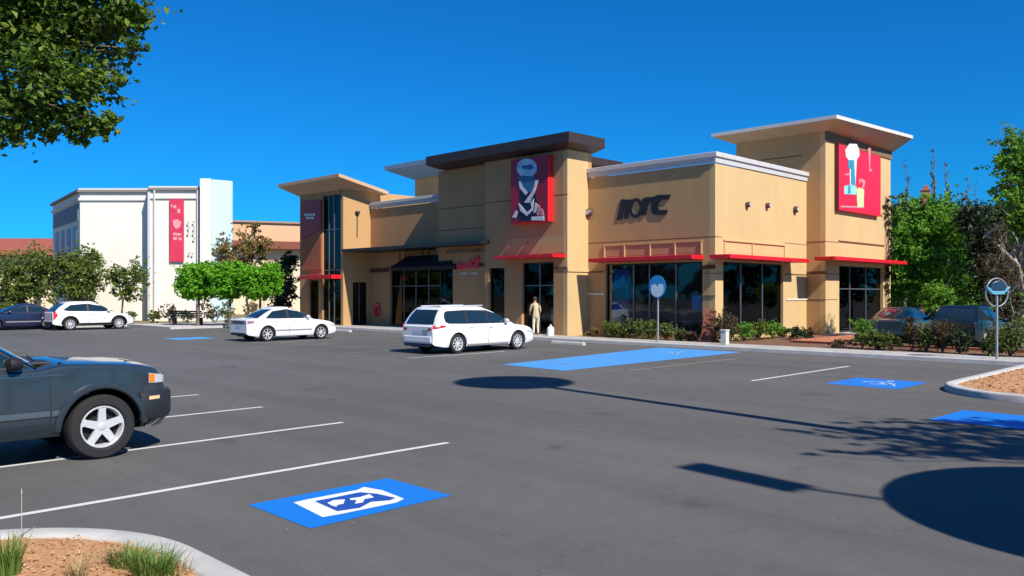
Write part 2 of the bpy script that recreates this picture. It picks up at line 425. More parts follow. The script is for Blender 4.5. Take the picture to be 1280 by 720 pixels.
def window(plane, c, u0, u1, z0, z1, mull, glass, rails=(), inset=.12, fr=.06, frm=None, name='window', fm=None):
    """frame (part) with glass pane (sub-part)"""
    frm = fm or BLACKM
    def bx(m, a, b, za, zb, d0, d1):
        if plane == 'X': m.box((c+d0, a, za), (c+d1, b, zb))
        else: m.box((a, c+d0, za), (b, c+d1, zb))
    m = MB(); d0, d1 = inset, inset+.08
    bx(m, u0, u0+fr, z0, z1, d0, d1); bx(m, u1-fr, u1, z0, z1, d0, d1)
    bx(m, u0+fr, u1-fr, z0, z0+fr, d0, d1); bx(m, u0+fr, u1-fr, z1-fr, z1, d0, d1)
    o = rp(m, name, frm)
    if mull:
        for u in mull:
            m = MB(); bx(m, u-.03, u+.03, z0+fr, z1-fr, d0-.01, d1-.01); m.xf(RBI); m.build('mullion', ALU, o)
        for z in rails:
            m = MB(); bx(m, u0+fr, u1-fr, z-.025, z+.025, d0+.005, d1-.015); m.xf(RBI); m.build('rail', ALU, o)
    m = MB(); bx(m, u0+fr, u1-fr, z0+fr, z1-fr, d0+.035, d0+.045)
    m.xf(RBI); m.build('pane', glass, o)
    return o
def cornice(x0, x1, y0, y1, z0, z1, name='parapet', sides=('X','Y'), top=None):
    """cap band round the near sides (X- and Y- faces) of a block"""
    m = MB(); h = z1-z0; 
    # stepped profile swept along front (X=x0, from y1 to y0) and side (Y=y0, x0 to x1)
    z0 = z0+h*.15; h = z1-z0; prof = [(0.0, z0),(.05, z0),(.06, z0+h*.50),(.13, z0+h*.56),(.13, z1-.02),(.12, z1),(-.35, z1)]
    rows = []
    for d, z in prof:
        row = []
        if 'X' in sides: row.append((x0-d, y1, z))
        row.append((x0-d, y0-d, z))
        if 'Y' in sides: row.append((x1, y0-d, z))
        rows.append(row)
    m.grid(rows)
    return rp(m, name, CAP, recalc=True)

# --- section A: window front (X=30.5, Y 18.3..25.1) with side wall B (Y=18.3, X 30.5..38.9)
AX, AY = 30.5, 18.3
yL, yR = YX(757, AX), YX(878, AX)           # window A span, yL > yR
zwt = 3.42
wall('X', AX, AY+.25, 25.1, 0, 7.5, [(yR, yL, .35, zwt)], .25, ST)
xa, xb = XY(904, AY), XY(979, AY)
wall('Y', AY, AX, 38.9, 0, 7.5, [(xa, xb, .30, zwt)], .25, ST3)
m = MB(); m.box((AX+.25, AY+.25, 7.2), (38.9, 25.4, 7.35)); rp(m, 'roof', pm('roof_membrane', (.45,.45,.44), .8))
cornice(AX, 38.9, AY, 25.1, 7.45, 7.95)
m = MB(); m.box((38.85,18.6,0),(38.9,22.0,7.4)); 
# interior
m = MB(); m.box((AX+.25, AY+.25, .02), (38.8, 25.2, .12)); rp(m, 'interior_floor', INTF)
m = MB(); m.box((36.6, AY+.26, .12), (36.7, 25.2, 3.9)); m.box((AX+.26, 25.0, .12), (36.6, 25.09, 3.9)); m.box((AX+.26, AY+.26, 3.9), (36.6, 25.0, 4.0))
rp(m, 'interior_wall', INT)
window('X', AX, yR, yL, .35, zwt, [YX(p, AX) for p in (790, 810, 843)], GLS)
window('Y', AY, xa, xb, .30, zwt, [XY(929, AY), XY(956, AY)], GLSD)
# transom panels above the awning
def panel_row(plane, c, us, z0, z1, mat=PANEL):
    m = MB(); f = MB()
    for i in range(len(us)-1):
        a, b = sorted((us[i], us[i+1]))
        if plane == 'X': m.box((c-.006, a+.04, z0), (c+.01, b-.04, z1))
        else: m.box((a+.04, c-.006, z0), (b-.04, c+.01, z1))
    rp(m, 'transom_panel', mat)
    a, b = min(us), max(us)
    for (za, zb) in ((z1+.04, z1+.10),):
        if plane == 'X': f.box((c-.04, a-.06, za), (c+.01, b+.06, zb))
        else: f.box((a-.06, c-.07, za), (b+.06, c+.01, zb))
    for u in us:
        if plane == 'X': f.box((c-.05, u-.03, z0-.05), (c+.01, u+.03, z1+.035))
        else: f.box((u-.03, c-.05, z0-.05), (u+.03, c+.01, z1+.035))
    rp(f, 'transom_frame', ST3)
panel_row('X', AX, [YX(p, AX) for p in (756, 781, 813, 844, 877)], 3.78, 4.22)
panel_row('Y', AY, [XY(p, AY) for p in (905, 940, 980)], 3.82, 4.25, ST3)
def awning(pts_plan, z, th, mat, brackets=(), name='awning'):
    m = MB(); m.prism([(x, y, z) for x, y in pts_plan], (0,0,th)); o = rp(m, name, mat, bevel=.012)
    if brackets:
        for p0, p1 in brackets:
            b = MB(); b.tube(p0, p1, .014, seg=6); b.xf(RBI); b.build('tie_rod', JOINT, o)
    return o
y0, y1 = YX(880, AX), YX(735, AX-.95)
awning([(AX-.95,y0),(AX-.002,y0),(AX-.002,y1),(AX-.95,y1)], 3.50, .17, REDM)
x0, x1 = XY(903, AY-.6), XY(1012, AY-.95)
awning([(x0,AY-.95),(x1,AY-.95),(x1,AY-.002),(x0,AY-.002)], 3.50, .17, REDM)
# reveal joints
for z in (4.42, 2.9): 
    strip('X', AX, AY, yR-.12 if z < 4 else 25.1, z, z+.035, .004, JOINT, 'reveal_joint')
    strip('Y', AY, AX, xa-.1, z, z+.035, .004, JOINT, 'reveal_joint')
strip('X', AX, yL+.1, 25.1, 3.05, 3.12, .03, JOINT, 'ledge'); strip('X', AX, yL+.05, 25.1, 2.0, 2.09, .06, pm('ledge_stone', (.72,.62,.5), .8), 'ledge')
strip('X', AX, AY, yR-.05, 3.1, 3.26, .05, pm('brown_band', (.10,.03,.02), .8), 'ledge')
strip('X', AX, AY, yR-.05, 1.95, 1.99, .03, JOINT, 'ledge')
strip('Y', AY, xb+.1, 38.9, 2.95, 3.0, .02, JOINT, 'ledge'); strip('Y', AY, xb+.3, 38.9, 1.75, 1.82, .04, pm('ledge_stone', (.72,.62,.5), .8), 'ledge')
strip('Y', AY, xb+.1, 38.9, 4.42, 4.45, .004, JOINT, 'reveal_joint')

# --- tower B (X 38.9..47.1, Y 17.35..22.1)
TX, TY, TX1, TY1, TZ = 38.9, 17.35, 47.1, 22.1, 9.85
da, db = XY(1049, TY), XY(1104, TY)
wall('Y', TY, TX, TX1, 0, TZ, [(da, db, .13, 3.45)], .25, ST3)
wall('X', TX, TY+.25, TY1, 0, TZ, [], .25, ST)
m = MB(); m.box((TX1-.25, TY+.25, 0),(TX1, TY1, TZ)); m.box((TX+.25, TY1-.25, 0),(TX1-.25, TY1, TZ)); rp(m, 'wall', ST3, recalc=False)
m = MB(); m.box((TX+.26,TY+.26,.02),(TX1-.26,TY1-.26,.12)); rp(m, 'interior_floor', INTF)
window('Y', TY, da, db, .13, 3.45, [XY(1066,TY), XY(1086,TY)], GLSD, rails=(2.3,), inset=.15)
x0, x1 = XY(1044, TY-1.0), XY(1134, TY-1.0)
awning([(x0,TY-1.0),(x1,TY-1.0),(x1,TY-.002),(x0,TY-.002)], 3.62, .17, REDM)
for z in (4.55, 3.0, 1.75):
    strip('X', TX, TY, AY-.01, z, z+(.14 if z==3.0 else .035), .012, JOINT, 'reveal_joint'); strip('Y', TY, TX, da-.15, z, z+.035, .004, JOINT, 'reveal_joint')
strip('Y', TY, da-.1, db+.1, 4.62, 4.68, .05, JOINT, 'ledge')
strip('X', TX, 18.5, TY1, TZ-1.05, TZ-1.0, .004, JOINT, 'reveal_joint')
def slab_roof(x0, x1, y0, y1, zt, fascia, under, mat, sof, ix0, ix1, iy0, iy1, zi, tilt=None, name='roof'):
    """flat projecting roof: vertical fascia, soffit sloping inwards to the wall head"""
    tilt = tilt or (lambda x, y: 0)
    m = MB()
    c = [(x0,y0),(x1,y0),(x1,y1),(x0,y1)]; ci = [(ix0,iy0),(ix1,iy0),(ix1,iy1),(ix0,iy1)]
    top = [(x,y,zt+tilt(x,y)) for x,y in c]; bot = [(x,y,zt-fascia+tilt(x,y)) for x,y in c]
    m.poly(top); m.grid([top, bot], True)
    # slim drip edge
    o = rp(m, name, mat)
    s = MB(); inn = [(x,y,zi) for x,y in ci]
    b2 = [(x+(.01 if x==x0 else -.01), y+(.01 if y==y0 else -.01), z+.003) for x,y,z in bot]
    s.grid([b2, inn], True); s.poly(inn); s.xf(RBI); s.build('soffit', sof, o)
    return o
slab_roof(37.95, 47.75, 16.4, 23.0, 10.35, .17, 0, ROOFW, SOFFIT, TX-.12, TX1+.1, TY-.12, TY1+.1, 9.84, tilt=lambda x,y: .35*max(0,(x-38)/9.8))
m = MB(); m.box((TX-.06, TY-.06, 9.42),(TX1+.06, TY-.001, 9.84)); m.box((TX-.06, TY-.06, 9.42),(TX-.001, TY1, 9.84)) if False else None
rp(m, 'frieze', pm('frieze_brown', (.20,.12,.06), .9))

# --- tower A, the tall brown one with the big emblem
QX, QY, QY2, QZ = 29.0, 25.1, YX(606, 29.0), 8.72
w0, w1 = YX(692, QX), YX(652, QX); n0, n1 = YX(630.5, QX), YX(611, QX)
wall('X', QX, QY+.25, QY2, .1, QZ, [(w0, w1, .14, 3.55), (n0, n1, .14, 3.35)], .25, ST2)
wall('Y', QY, QX, 30.5, 0, QZ, [], .25, ST3)
m = MB(); m.box((30.5, QY, 7.3),(30.75, 34.0, QZ)); rp(m, 'wall', ST2)
WX = 29.4; QY3 = YX(548, WX)
o0, o1 = YX(566, WX), QY3
wall('X', WX, QY2, QY3, .1, QZ-.02, [(o0, o1, .14, 3.85)], .25, ST2)
window('X', QX, w0, w1, .14, 3.55, [YX(672, QX)], GLSD, rails=(2.45,), inset=.16, name='entrance_door')
window('X', QX, n0, n1, .14, 3.35, [], GLSD, inset=.14)
y0, y1 = YX(707, QX), YX(617, QX-.9)
awning([(QX-.9,y0),(QX-.002,y0),(QX-.002,y1),(QX-.9,y1)], 3.72, .16, REDM, [((QX-.8, YX(p,QX), 3.9),(QX, YX(p,QX), 4.6)) for p in (640,660,682)])
strip('X', QX, YX(706,QX), YX(634,QX), 3.95, 4.75, .012, pm('pale_lit_patch', (.40,.34,.13), .9, col2=(.48,.30,.14), vscale=2.5), 'panel')  # pale lit area with greenish streaks, the sunlight put into its colour
strip('X', QX, QY, QY2, 6.62, 6.66, .004, JOINT, 'reveal_joint'); strip('X', WX, QY2, QY3, 6.62, 6.66, .004, JOINT, 'reveal_joint'); strip('X', WX, QY2, QY3, 5.45, 5.49, .004, JOINT, 'reveal_joint')
strip('X', QX, QY, w0-.1, 3.2, 3.3, .03, JOINT, 'ledge'); strip('Y', QY, QX-.02, 30.5, 3.08, 3.2, .05, ST3, 'ledge')
strip('X', WX, QY2+.1, o0-.06, 3.45, 3.62, .03, pm('brown_band', (.10,.03,.02), .8), 'ledge')
slab_roof(28.35, 30.95, 24.45, 34.5, 9.36, .46, 0, DARKR, DARKR, 28.95, 30.8, 25.05, 34.1, 8.70)
# penthouse behind
m = MB(); m.box((32.4,27.9,7.3),(35.6,32,8.7)); rp(m, 'wall', ST2)
slab_roof(31.9, 36.1, 27.3, 32.5, 9.15, .38, 0, DARKR, DARKR, 32.3, 35.7, 27.8, 32.1, 8.7)

# --- wall D and the dark entrance (X=30.5, Y 36..42.5)
DY0, DY1 = QY3, 42.5
e0, e1 = DY0, YX(487, AX)
wall('X', AX, DY0, DY1, .1, 7.25, [(e0, e1, .14, 3.75)], .25, ST2)
cornice(AX, 38, DY0-.3, DY1, 7.2, 7.66, sides=('X',))
window('X', AX, e0, e1, .14, 3.75, [YX(p, AX) for p in (502, 517, 533)], GLSD, rails=(2.5,), inset=.18, name='entrance_door')
window('X', WX, o0, o1, .14, 3.85, [], GLSD, inset=.12)
# long thin dark canopy and the black awning under it
ya, yb = YX(604, 28.6), YX(432, 28.3)
awning([(28.5, ya),(29.38, ya),(29.38, 36.2),(30.48, 36.2),(30.48, 42.4),(28.3,42.4),(28.3, yb),(27.9,yb),(28.0,40)] [:6]+[(28.3,42.4)][:0], 4.55, .17, BLACKM, name='canopy')
ya, yb = YX(560, 28.8), YX(480, 28.8)
m = MB(); m.prism([(30.48, ya, 4.25),(30.48, ya, 3.45),(29.3, ya, 3.35),(29.2, ya, 3.55)], (0, yb-ya, 0)); rp(m, 'awning', pm('black_fabric', (.010,.010,.013), .9))
strip('X', AX, e1+.05, DY1, 3.35, 3.6, .04, pm('brown_band', (.10,.03,.02), .8), 'ledge')
for p in (500, 507, 528, 536):
    m = MB(); y = YX(p, AX); m.box((AX-.04, y-.04, 3.9),(AX-.002, y+.04, 4.5)); rp(m, 'bracket', JOINT)

# --- tower E at the left end (X=28.5, Y 42.5..47.4)
EX, EY, EY1, EZ = 28.5, 42.5, 47.4, 8.35
g0, g1 = YX(427, EX), YX(403, EX)
wall('X', EX, EY+.25, EY1, .1, EZ, [(g0, g1, .14, EZ-.25), (YX(398,EX), YX(386,EX), .14, 2.9)], .25, ST2)
xd0, xd1 = XY(441, EY), XY(459, EY)
wall('Y', EY, EX, 38, .1, EZ, [(xd0, xd1, .14, 2.75)], .25, ST)
m = MB(); m.box((EX+.25, EY1-.25, .1),(36, EY1, EZ)); rp(m, 'wall', ST2)
window('X', EX, g0, g1, .14, EZ-.25, [YX(409.5,EX), YX(416,EX)], GLSD, rails=(3.5, 6.0), inset=.1)
window('X', EX, YX(398,EX), YX(386,EX), .14, 2.9, [], GLSD, inset=.14)
o = window('Y', EY, xd0, xd1, .14, 2.75, [(xd0+xd1)/2], GLSD, inset=.1, name='door')
strip('X', EX, YX(402,EX), YX(377,EX), 3.55, 7.7, .05, pm('terracotta_panel', (.38,.115,.045), .8, var=.12, vscale=2), 'panel')
m = MB()
for k in (384, 391, 396): y = YX(k, EX); m.box((EX-.055, y-.015, 3.6),(EX-.03, y+.015, 5.6))
rp(m, 'panel_joint', JOINT)
y0, y1 = YX(414, EX-.7), YX(374, EX-.7)
awning([(EX-.7,y0),(EX-.002,y0),(EX-.002,y1),(EX-.7,y1)], 2.95, .24, REDM)
slab_roof(27.6, 31.2, 41.6, 48.6, 9.12, .2, 0, SOFFIT, SOFFIT, 28.4, 30.9, 42.4, 47.5, 8.33, tilt=lambda x,y: -.75*(x-27.6)/3.6 - .0*(y))
# --- tower C behind (seen above the parapet)
m = MB(); m.box((36,38,7.2),(42,45,9.9)); rp(m, 'wall', ST)
slab_roof(34.9, 43, 37, 47, 10.9, .28, 0, pm('blue_grey_fascia', (.16,.25,.36), .5, var=.08, vscale=2), pm('blue_grey_soffit', (.13,.21,.32), .6), 35.9, 42, 38, 45.1, 9.9)
# closed body and flat roofs so that light does not leak
m = MB(); m.box((30.9, 25.36, .1),(31.0, 42.2, 3.9)) if False else None
m.box((QX+.66, QY+.25, 7.0),(38.9, 34.4, 7.15)); m.box((WX+.25, 34.4, 6.9),(38, DY0, 7.05)) ; m.box((AX+.25, DY0, 6.9),(38, 42.4, 7.05)); m.box((EX+.25,42.75,7.9),(36,47.1,8.0))
rp(m, 'roof', MC['roof_membrane'])
m = MB(); m.box((38.9-.01, 22.1, 0),(39.15, 25.4, 7.4)); m.box((38, 25.4, 0),(38.2, 47.4, 7.2)); rp(m, 'wall', ST)
m = MB(); m.box((33.5,25.5,.13),(33.6,42.4,4.2)); m.box((30.8,25.36,4.2),(38,42.4,4.3)) ; m.box((29.3,25.4,4.2),(30.8,34.0,4.3)) 
rp(m, 'interior_wall', INT)

# --- dining furniture seen through the windows
WOOD = pm('table_wood', (.22,.12,.06), .5, var=.2, vscale=6)
def table(x, y, label, topm=WOOD):
    t = thing('dining_table', label, 'table', (x, y, .12), 0, 'dining tables inside the restaurant')
    m = MB(); m.box((-.4,-.4,.70),(.4,.4,.74)); m.build('table_top', topm, t, bevel=.01)
    m = MB(); m.tube((0,0,.02),(0,0,.70),.04); m.tube((0,0,0),(0,0,.03),.24,seg=14); m.build('pedestal', ALU, t)
def chair(x, y, rz, label):
    t = thing('dining_chair', label, 'chair', (x, y, .12), rz, 'dining chairs inside the restaurant')
    m = MB(); m.box((-.2,-.2,.42),(.2,.2,.46)); m.build('seat', REDM, t, bevel=.01)
    m = MB(); m.box((-.2,.18,.55),(.2,.22,.92)); m.build('backrest', REDM, t, bevel=.01)
    for sx in (-1,1):
        for sy in (-1,1):
            m = MB(); m.tube((sx*.18,sy*.18,0),(sx*.17,sy*.17,.43 if sy<0 else .6),.014,seg=6); m.build('leg', ALU, t)
table(31.6, YX(862,31.6), 'light topped dining table behind the right end of the big window', pm('pale_laminate', (.6,.55,.48), .4))
table(31.7, YX(822,31.7), 'dark dining table behind the big window, left of the pale one')
table(XY(920,19.5), 19.5, 'dining table behind the left pane of the side window', pm('teal_laminate', (.05,.4,.4), .4))
table(XY(968,19.4), 19.4, 'dining table behind the right pane of the side window', pm('pale_laminate', (.6,.55,.48), .4))
chair(31.6, YX(850,31.6), R(200), 'red chair behind the big window beside the pale table')
chair(31.8, YX(806,31.8), R(20), 'red chair behind the big window left of the dark table')
# window poster
m = MB(); y0, y1 = YX(786, AX+.2), YX(765, AX+.2)
m.box((AX+.20,y0,1.25),(AX+.215,y1,3.15)); po = tag(m.build('window_poster', pm('blue_poster', (.05,.16,.36), .5)), 'tall blue poster inside the left pane of the big window', 'poster')
m = MB(); m.box((AX+.190,y0+.18,1.75),(AX+.199,y1-.18,2.35)); m.build('poster_picture', pm('navy_poster', (.01,.025,.09), .5), po)
m = MB(); m.box((AX+.186,y0+.14,2.55),(AX+.199,y1-.14,2.9)); m.build('poster_picture', pm('sky_poster', (.05,.27,.55), .5), po)
m = MB(); y0, y1 = YX(877, AX+.3), YX(865, AX+.3)
m.box((AX+.30,y0,1.35),(AX+.32,y1,2.0)); tag(m.build('menu_screen', pm('screen_blue', (.06,.35,.6), .3)), 'light blue notice behind the right edge of the big window', 'notice')
m = MB(); x0, x1 = XY(933,20.2), XY(944,20.2); m.box((x0,20.2,1.6),(x1,20.22,2.6)); tag(m.build('wall_picture', pm('picture_brown', (.45,.16,.08), .5, col2=(.5,.35,.2), vscale=6)), 'brown picture behind the middle pane of the side window', 'picture')
m = MB(); x0, x1 = XY(911,20.2), XY(919,20.2); m.box((x0,20.2,1.4),(x1,20.22,2.4)); tag(m.build('wall_picture', pm('picture_orange', (.55,.22,.08), .5, col2=(.5,.45,.3), vscale=6)), 'orange picture behind the left pane of the side window', 'picture')
m = MB()
m.tube((XY(1067,19.2), 19.2, .12),(XY(1067,19.2), 19.2, .8), .04); m.tube((XY(1067,19.2),19.2,.8),(XY(1067,19.2),19.2,.86), .75, seg=20)
tag(m.build('round_table', pm('blue_laminate', (.02,.22,.5), .4)), 'round blue table inside the glazed corner tower', 'table')

# ================= wall signs and fixtures =================
def trace(m, pts, fn, ox, oy, sc, vec):
    P = [fn(ox+x/sc, oy+y/sc) for x, y in pts]; m.prism(P, vec)
BLK = pm('letter_black', (.010,.009,.014), .45)
lt = thing('letter_sign', 'black slanted channel letters mounted on the tan wall above the big window', 'sign', tuple(PX(805,262,AX)))
def letters(root, polys, fn, ox, oy, sc, vecs, mat, name='letter'):
    T = Matrix.Translation(-Vector(root.location))
    for i, pts in enumerate(polys):
        m = MB(); trace(m, pts, fn, ox, oy, sc, vecs(i)); m.xf(T); m.build(name, mat, root)
def ell(cx, cy, rx, ry, sl=0, n=20, a0=0, a1=360): 
    return [(cx+rx*math.cos(R(a0+(a1-a0)*i/n))-sl*ry*math.sin(R(a0+(a1-a0)*i/n)), cy+ry*math.sin(R(a0+(a1-a0)*i/n))) for i in range(n)]
def ringpoly(cx, cy, rx, ry, tx, ty, sl, a0, a1, n=18):
    o = [(cx+rx*math.cos(R(a0+(a1-a0)*i/n))-sl*ry*math.sin(R(a0+(a1-a0)*i/n)), cy+ry*math.sin(R(a0+(a1-a0)*i/n))) for i in range(n+1)]
    q = [(cx+(rx-tx)*math.cos(R(a0+(a1-a0)*i/n))-sl*(ry-ty)*math.sin(R(a0+(a1-a0)*i/n)), cy+(ry-ty)*math.sin(R(a0+(a1-a0)*i/n))) for i in range(n+1)]
    return o+q[::-1]
PL = [
 [(378,298),(440,304),(388,553),(312,572),(330,530)],
 [(440,306),(516,300),(478,420),(472,545),(412,552),(424,440)],
 ringpoly(566,412,88,128,38,40,.05,3,357),
 [(648,300),(700,273),(800,268),(772,338),(738,342),(716,392),(694,498),(640,510),(656,420)],
 [(800,268),(850,245),(1015,240),(992,302),(900,300),(865,340),(850,400),(870,440),(978,436),(955,498),(830,502),(785,485),(768,440),(770,340)],
]
letters(lt, PL, lambda x,y: PX(x,y,AX), 740, 220, 10.283, lambda i: (-(.035+.004*i),0,0), BLK)

# red emblem box on the brown tower
SR = pm('sign_red_face', (.30,.007,.028), .45, var=.1, vscale=2); SRB = pm('sign_red_lit_side', (.72,.012,.02), .4)  # box side brighter than the face: sunlight put into its red
SX = QX-.38
c0 = PX(638,0,SX); yl, yr = YX(638,SX), YX(685,SX); zt, zb = zat(193,SX,yr), zat(276.5,SX,yr)
eb = thing('emblem_sign', 'deep red box sign with pale blue and black emblem high on the brown tower', 'sign', (QX, (yl+yr)/2, zb))
T = Matrix.Translation(-Vector(eb.location))
m = MB(); m.box((SX+.02, yr, zb),(QX-.003, yl, zt)); m.xf(T); m.build('sign_box', SRB, eb, bevel=.015)
m = MB(); m.box((SX, yr+.04, zb+.04),(SX+.019, yl-.04, zt-.04)); m.xf(T); m.build('sign_face', SR, eb)
fnS = lambda x,y: PX(x,y,SX-.004)
PB = pm('emblem_pale_blue', (.50,.64,.74), .5, col2=(.22,.40,.56), vscale=3); DB = pm('emblem_navy', (.006,.012,.035), .5); WH = pm('emblem_white', (.62,.62,.66), .5)
MB_ = pm('emblem_mid_blue', (.03,.13,.26), .5); PK = pm('emblem_pink', (.55,.25,.28), .5)
def emb(pts, k, mat, nm='emblem_shape'):
    m = MB(); trace(m, pts, fnS, 620, 170, 6.0, (-.006*k,0,0)); m.xf(T); m.build(nm, mat, eb)
emb([(180,390),(215,430),(250,440),(300,440),(310,490),(300,560),(290,632),(165,632),(170,560),(180,500)], 1, DB)
emb(ell(232,240,76,72,0,22), 2, PB)
emb([(165,300),(290,300),(285,360),(262,420),(222,425),(190,380)], 3, MB_)
emb([(190,225),(272,212),(286,240),(265,252),(205,250)], 3.5, MB_)
emb([(172,340),(188,335),(196,370),(240,425),(225,445),(180,392)], 4, WH)
emb([(296,330),(322,332),(306,372),(296,410),(252,500),(212,500),(270,420),(286,380)], 4, WH)
emb([(172,505),(188,520),(232,575),(270,540),(262,500),(285,470),(276,560),(234,600),(184,560)], 5, WH)
emb([(122,612),(150,560),(166,566),(150,612)], 4, WH)
emb([(268,605),(360,600),(362,634),(266,632)], 4, WH)
emb([(330,540),(350,548),(362,596),(336,596)], 4, PK); emb([(296,500),(318,520),(300,572),(284,580)], 4.5, WH); emb([(318,516),(330,530),(322,596),(308,590)], 5, PK)

# bright red sign on the corner tower
SR2 = pm('sign_bright_red', (.74,.012,.045), .45, var=.05, vscale=1.5)
SY = TY-.22
xl, xr = XY(1049,SY), XY(1101,SY); zt, zb = zat(180,xl,SY), zat(262,xl,SY)
e2 = thing('emblem_sign', 'bright red panel sign with white and teal emblem high on the right corner tower', 'sign', (xl, TY, zb))
T2 = Matrix.Translation(-Vector(e2.location))
m = MB(); m.box((xl, SY, zb),(xr, TY-.003, zt)); m.xf(T2); m.build('sign_box', SR2, e2, bevel=.012)
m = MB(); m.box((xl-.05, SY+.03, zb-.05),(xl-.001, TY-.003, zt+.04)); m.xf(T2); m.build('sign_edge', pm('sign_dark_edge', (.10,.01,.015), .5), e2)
fn2 = lambda x,y: PY(x,y,SY-.003)
WH2 = pm('emblem_cream', (.75,.78,.74), .5, col2=(.6,.72,.70), vscale=4); TE = pm('emblem_teal', (.05,.33,.42), .5, col2=(.03,.2,.35), vscale=4)
LT = pm('emblem_aqua', (.30,.66,.70), .5); YG = pm('emblem_lime', (.55,.62,.25), .5, col2=(.7,.66,.4), vscale=6)
def emb2(pts, k, mat):
    m = MB(); trace(m, pts, fn2, 1030, 160, 6.0, (0,-.006*k,0)); m.xf(T2); m.build('emblem_shape', mat, e2)
emb2([(190,118),(245,120),(262,160),(266,205),(245,240),(235,440),(195,445),(192,250),(165,215),(160,165)], 1, WH2)
emb2([(178,240),(225,240),(235,440),(200,450),(200,310),(182,300)], 2, TE)
emb2([(150,435),(205,425),(242,440),(240,500),(150,495)], 2.5, LT)
emb2([(178,430),(198,430),(196,492),(176,490)], 3.2, TE)
emb2([(242,462),(262,445),(300,462),(296,592),(250,596)], 1.6, YG)
emb2([(262,385),(285,378),(310,400),(300,450),(280,455),(292,420),(280,400),(264,420)], 1.2, pm('emblem_rose', (.75,.22,.25), .5))
emb2([(155,345),(192,338),(192,352),(158,356)], 1.2, PK)
emb2([(125,583),(300,588),(300,600),(125,595)], 1.2, PK)
emb2([(330,150),(350,150),(345,300),(365,320),(340,330)], 1.1, pm('emblem_rose', (.75,.22,.25), .5))

# small red lettering by the dark entrance
rs = thing('letter_sign', 'small slanted red letters on the brown wall right of the dark entrance', 'sign', tuple(PX(587,330,WX)))
RL = [
 [(578,292),(572,262),(590,245),(606,262),(630,258),(640,285),(600,292)],
 [(640,285),(632,270),(648,235),(668,228),(660,250),(690,210),(702,214),(672,262),(690,262),(684,280)],
 [(684,285),(700,230),(716,202),(722,218),(712,284)],
]
letters(rs, RL, lambda x,y: PX(x,y,WX), 460, 280, 5.14, lambda i: (-(.07+.004*i),0,0), pm('letter_red', (.75,.02,.03), .45))
m = MB()
for a, b in ((600,612),(616,634),(664,672),(680,700)): trace(m, [(a,312),(b,312),(b,322),(a,322)], lambda x,y: PX(x,y,WX), 460, 280, 5.14, (-.02,0,0))
m.xf(Matrix.Translation(-Vector(rs.location))); m.build('small_lettering', WH, rs)
# red sign on the left tower
S3 = EX-.12
yl, yr = YX(376.5,S3), YX(401,S3)
s3 = thing('wall_sign', 'maroon wall sign with two short white words at the top of the left tower', 'sign', (EX,(yl+yr)/2,zat(292,S3,yr)))
T3 = Matrix.Translation(-Vector(s3.location))
m = MB(); m.prism([(S3,yl,zat(299,S3,yl)),(S3,yr,zat(287,S3,yr)),(S3,yr,zat(250,S3,yr)),(S3,yl,zat(252,S3,yl))], (.06,0,0)); m.xf(T3); m.build('sign_board', pm('maroon_sign', (.24,.008,.03), .5), s3)
m = MB()
fn3 = lambda x,y: PX(x,y,S3-.003)
for i,(a,b) in enumerate(((70,78),(80,86),(88,97),(99,106),(108,116))): trace(m, [(a,196+(i%2)*3),(b,193+(i%2)*2),(b,204),(a,206)], fn3, 360,210,3.425,(-.01,0,0))
for i,(a,b) in enumerate(((78,88),(90,97),(99,110))): trace(m, [(a,210),(b,208),(b,218),(a,219)], fn3, 360,210,3.425,(-.01,0,0))
m.xf(T3); m.build('lettering', WH, s3)
# red round emblem low on the brown wall
yc = YX(472,AX); zc = zat(387,AX,yc)
em = thing('wall_emblem', 'small round red emblem low on the brown wall beside the dark entrance', 'sign', (AX,yc,zc))
m = MB(); m.prism([(-.03,.36*math.cos(2*math.pi*i/20),.46*math.sin(2*math.pi*i/20)) for i in range(20)], (.027,0,0)); m.build('emblem_disc', pm('emblem_red', (.55,.02,.03), .5), em)
m = MB(); m.grid([[( -.036,.2*math.cos(2*math.pi*i/20),.27*math.sin(2*math.pi*i/20)),( -.036,.25*math.cos(2*math.pi*i/20),.34*math.sin(2*math.pi*i/20))] for i in range(15)]); m.build('emblem_ring', PK, em)
# wall lamps
def wlamp(px, py, plane, c, label, s=1.0):
    p = PX(px,py,c) if plane=='X' else PY(px,py,c)
    t = thing('wall_lamp', label, 'lamp', tuple(p), R(-90) if plane=='X' else 0, 'round lamps on the restaurant walls')
    m = MB(); m.lathe((0,0,0),(0,-1,0),[(.0,.0),(.15*s,.0),(.17*s,.05),(.16*s,.14),(.12*s,.19),(0,.20)],18); m.build('lamp_body', pm('lamp_bronze', (.09,.05,.05), .4), t, smooth=40)
    m = MB(); m.lathe((0,0,0),(0,-1,0),[(.0,.205),(.09*s,.2),(.10*s,.185)],18); m.build('lamp_lens', pm('lamp_lens', (.55,.52,.50), .2), t, smooth=40)
wlamp(737,266,'X',AX,'round lamp at the left of the black letters',1.15)
wlamp(933,256,'Y',AY,'leftmost of the three small round lamps on the bright side wall',.75)
wlamp(958,257,'Y',AY,'middle of the three small round lamps on the bright side wall',.75)
wlamp(993,262,'Y',AY,'rightmost, darkest of the three small round lamps on the bright side wall',.95)
p = PY(446,266,EY)
t = thing('wall_lamp', 'slim dark lamp on a rod on the sunlit side of the left tower', 'lamp', tuple(p), 0)
m = MB(); m.lathe((0,-.10,.0),(0,0,1),[(0,.12),(.13,.1),(.16,0),(.1,-.06),(0,-.06)],14); m.build('lamp_head', BLACKM, t, smooth=40)
m = MB(); m.tube((0,-.05,0),(0,-.05,-1.5),.022); m.build('rod', BLACKM, t)
t = thing('wall_notice', 'small lilac oval notice on the bright side wall near the corner tower', 'sign', tuple(PY(1011,388,AY)))
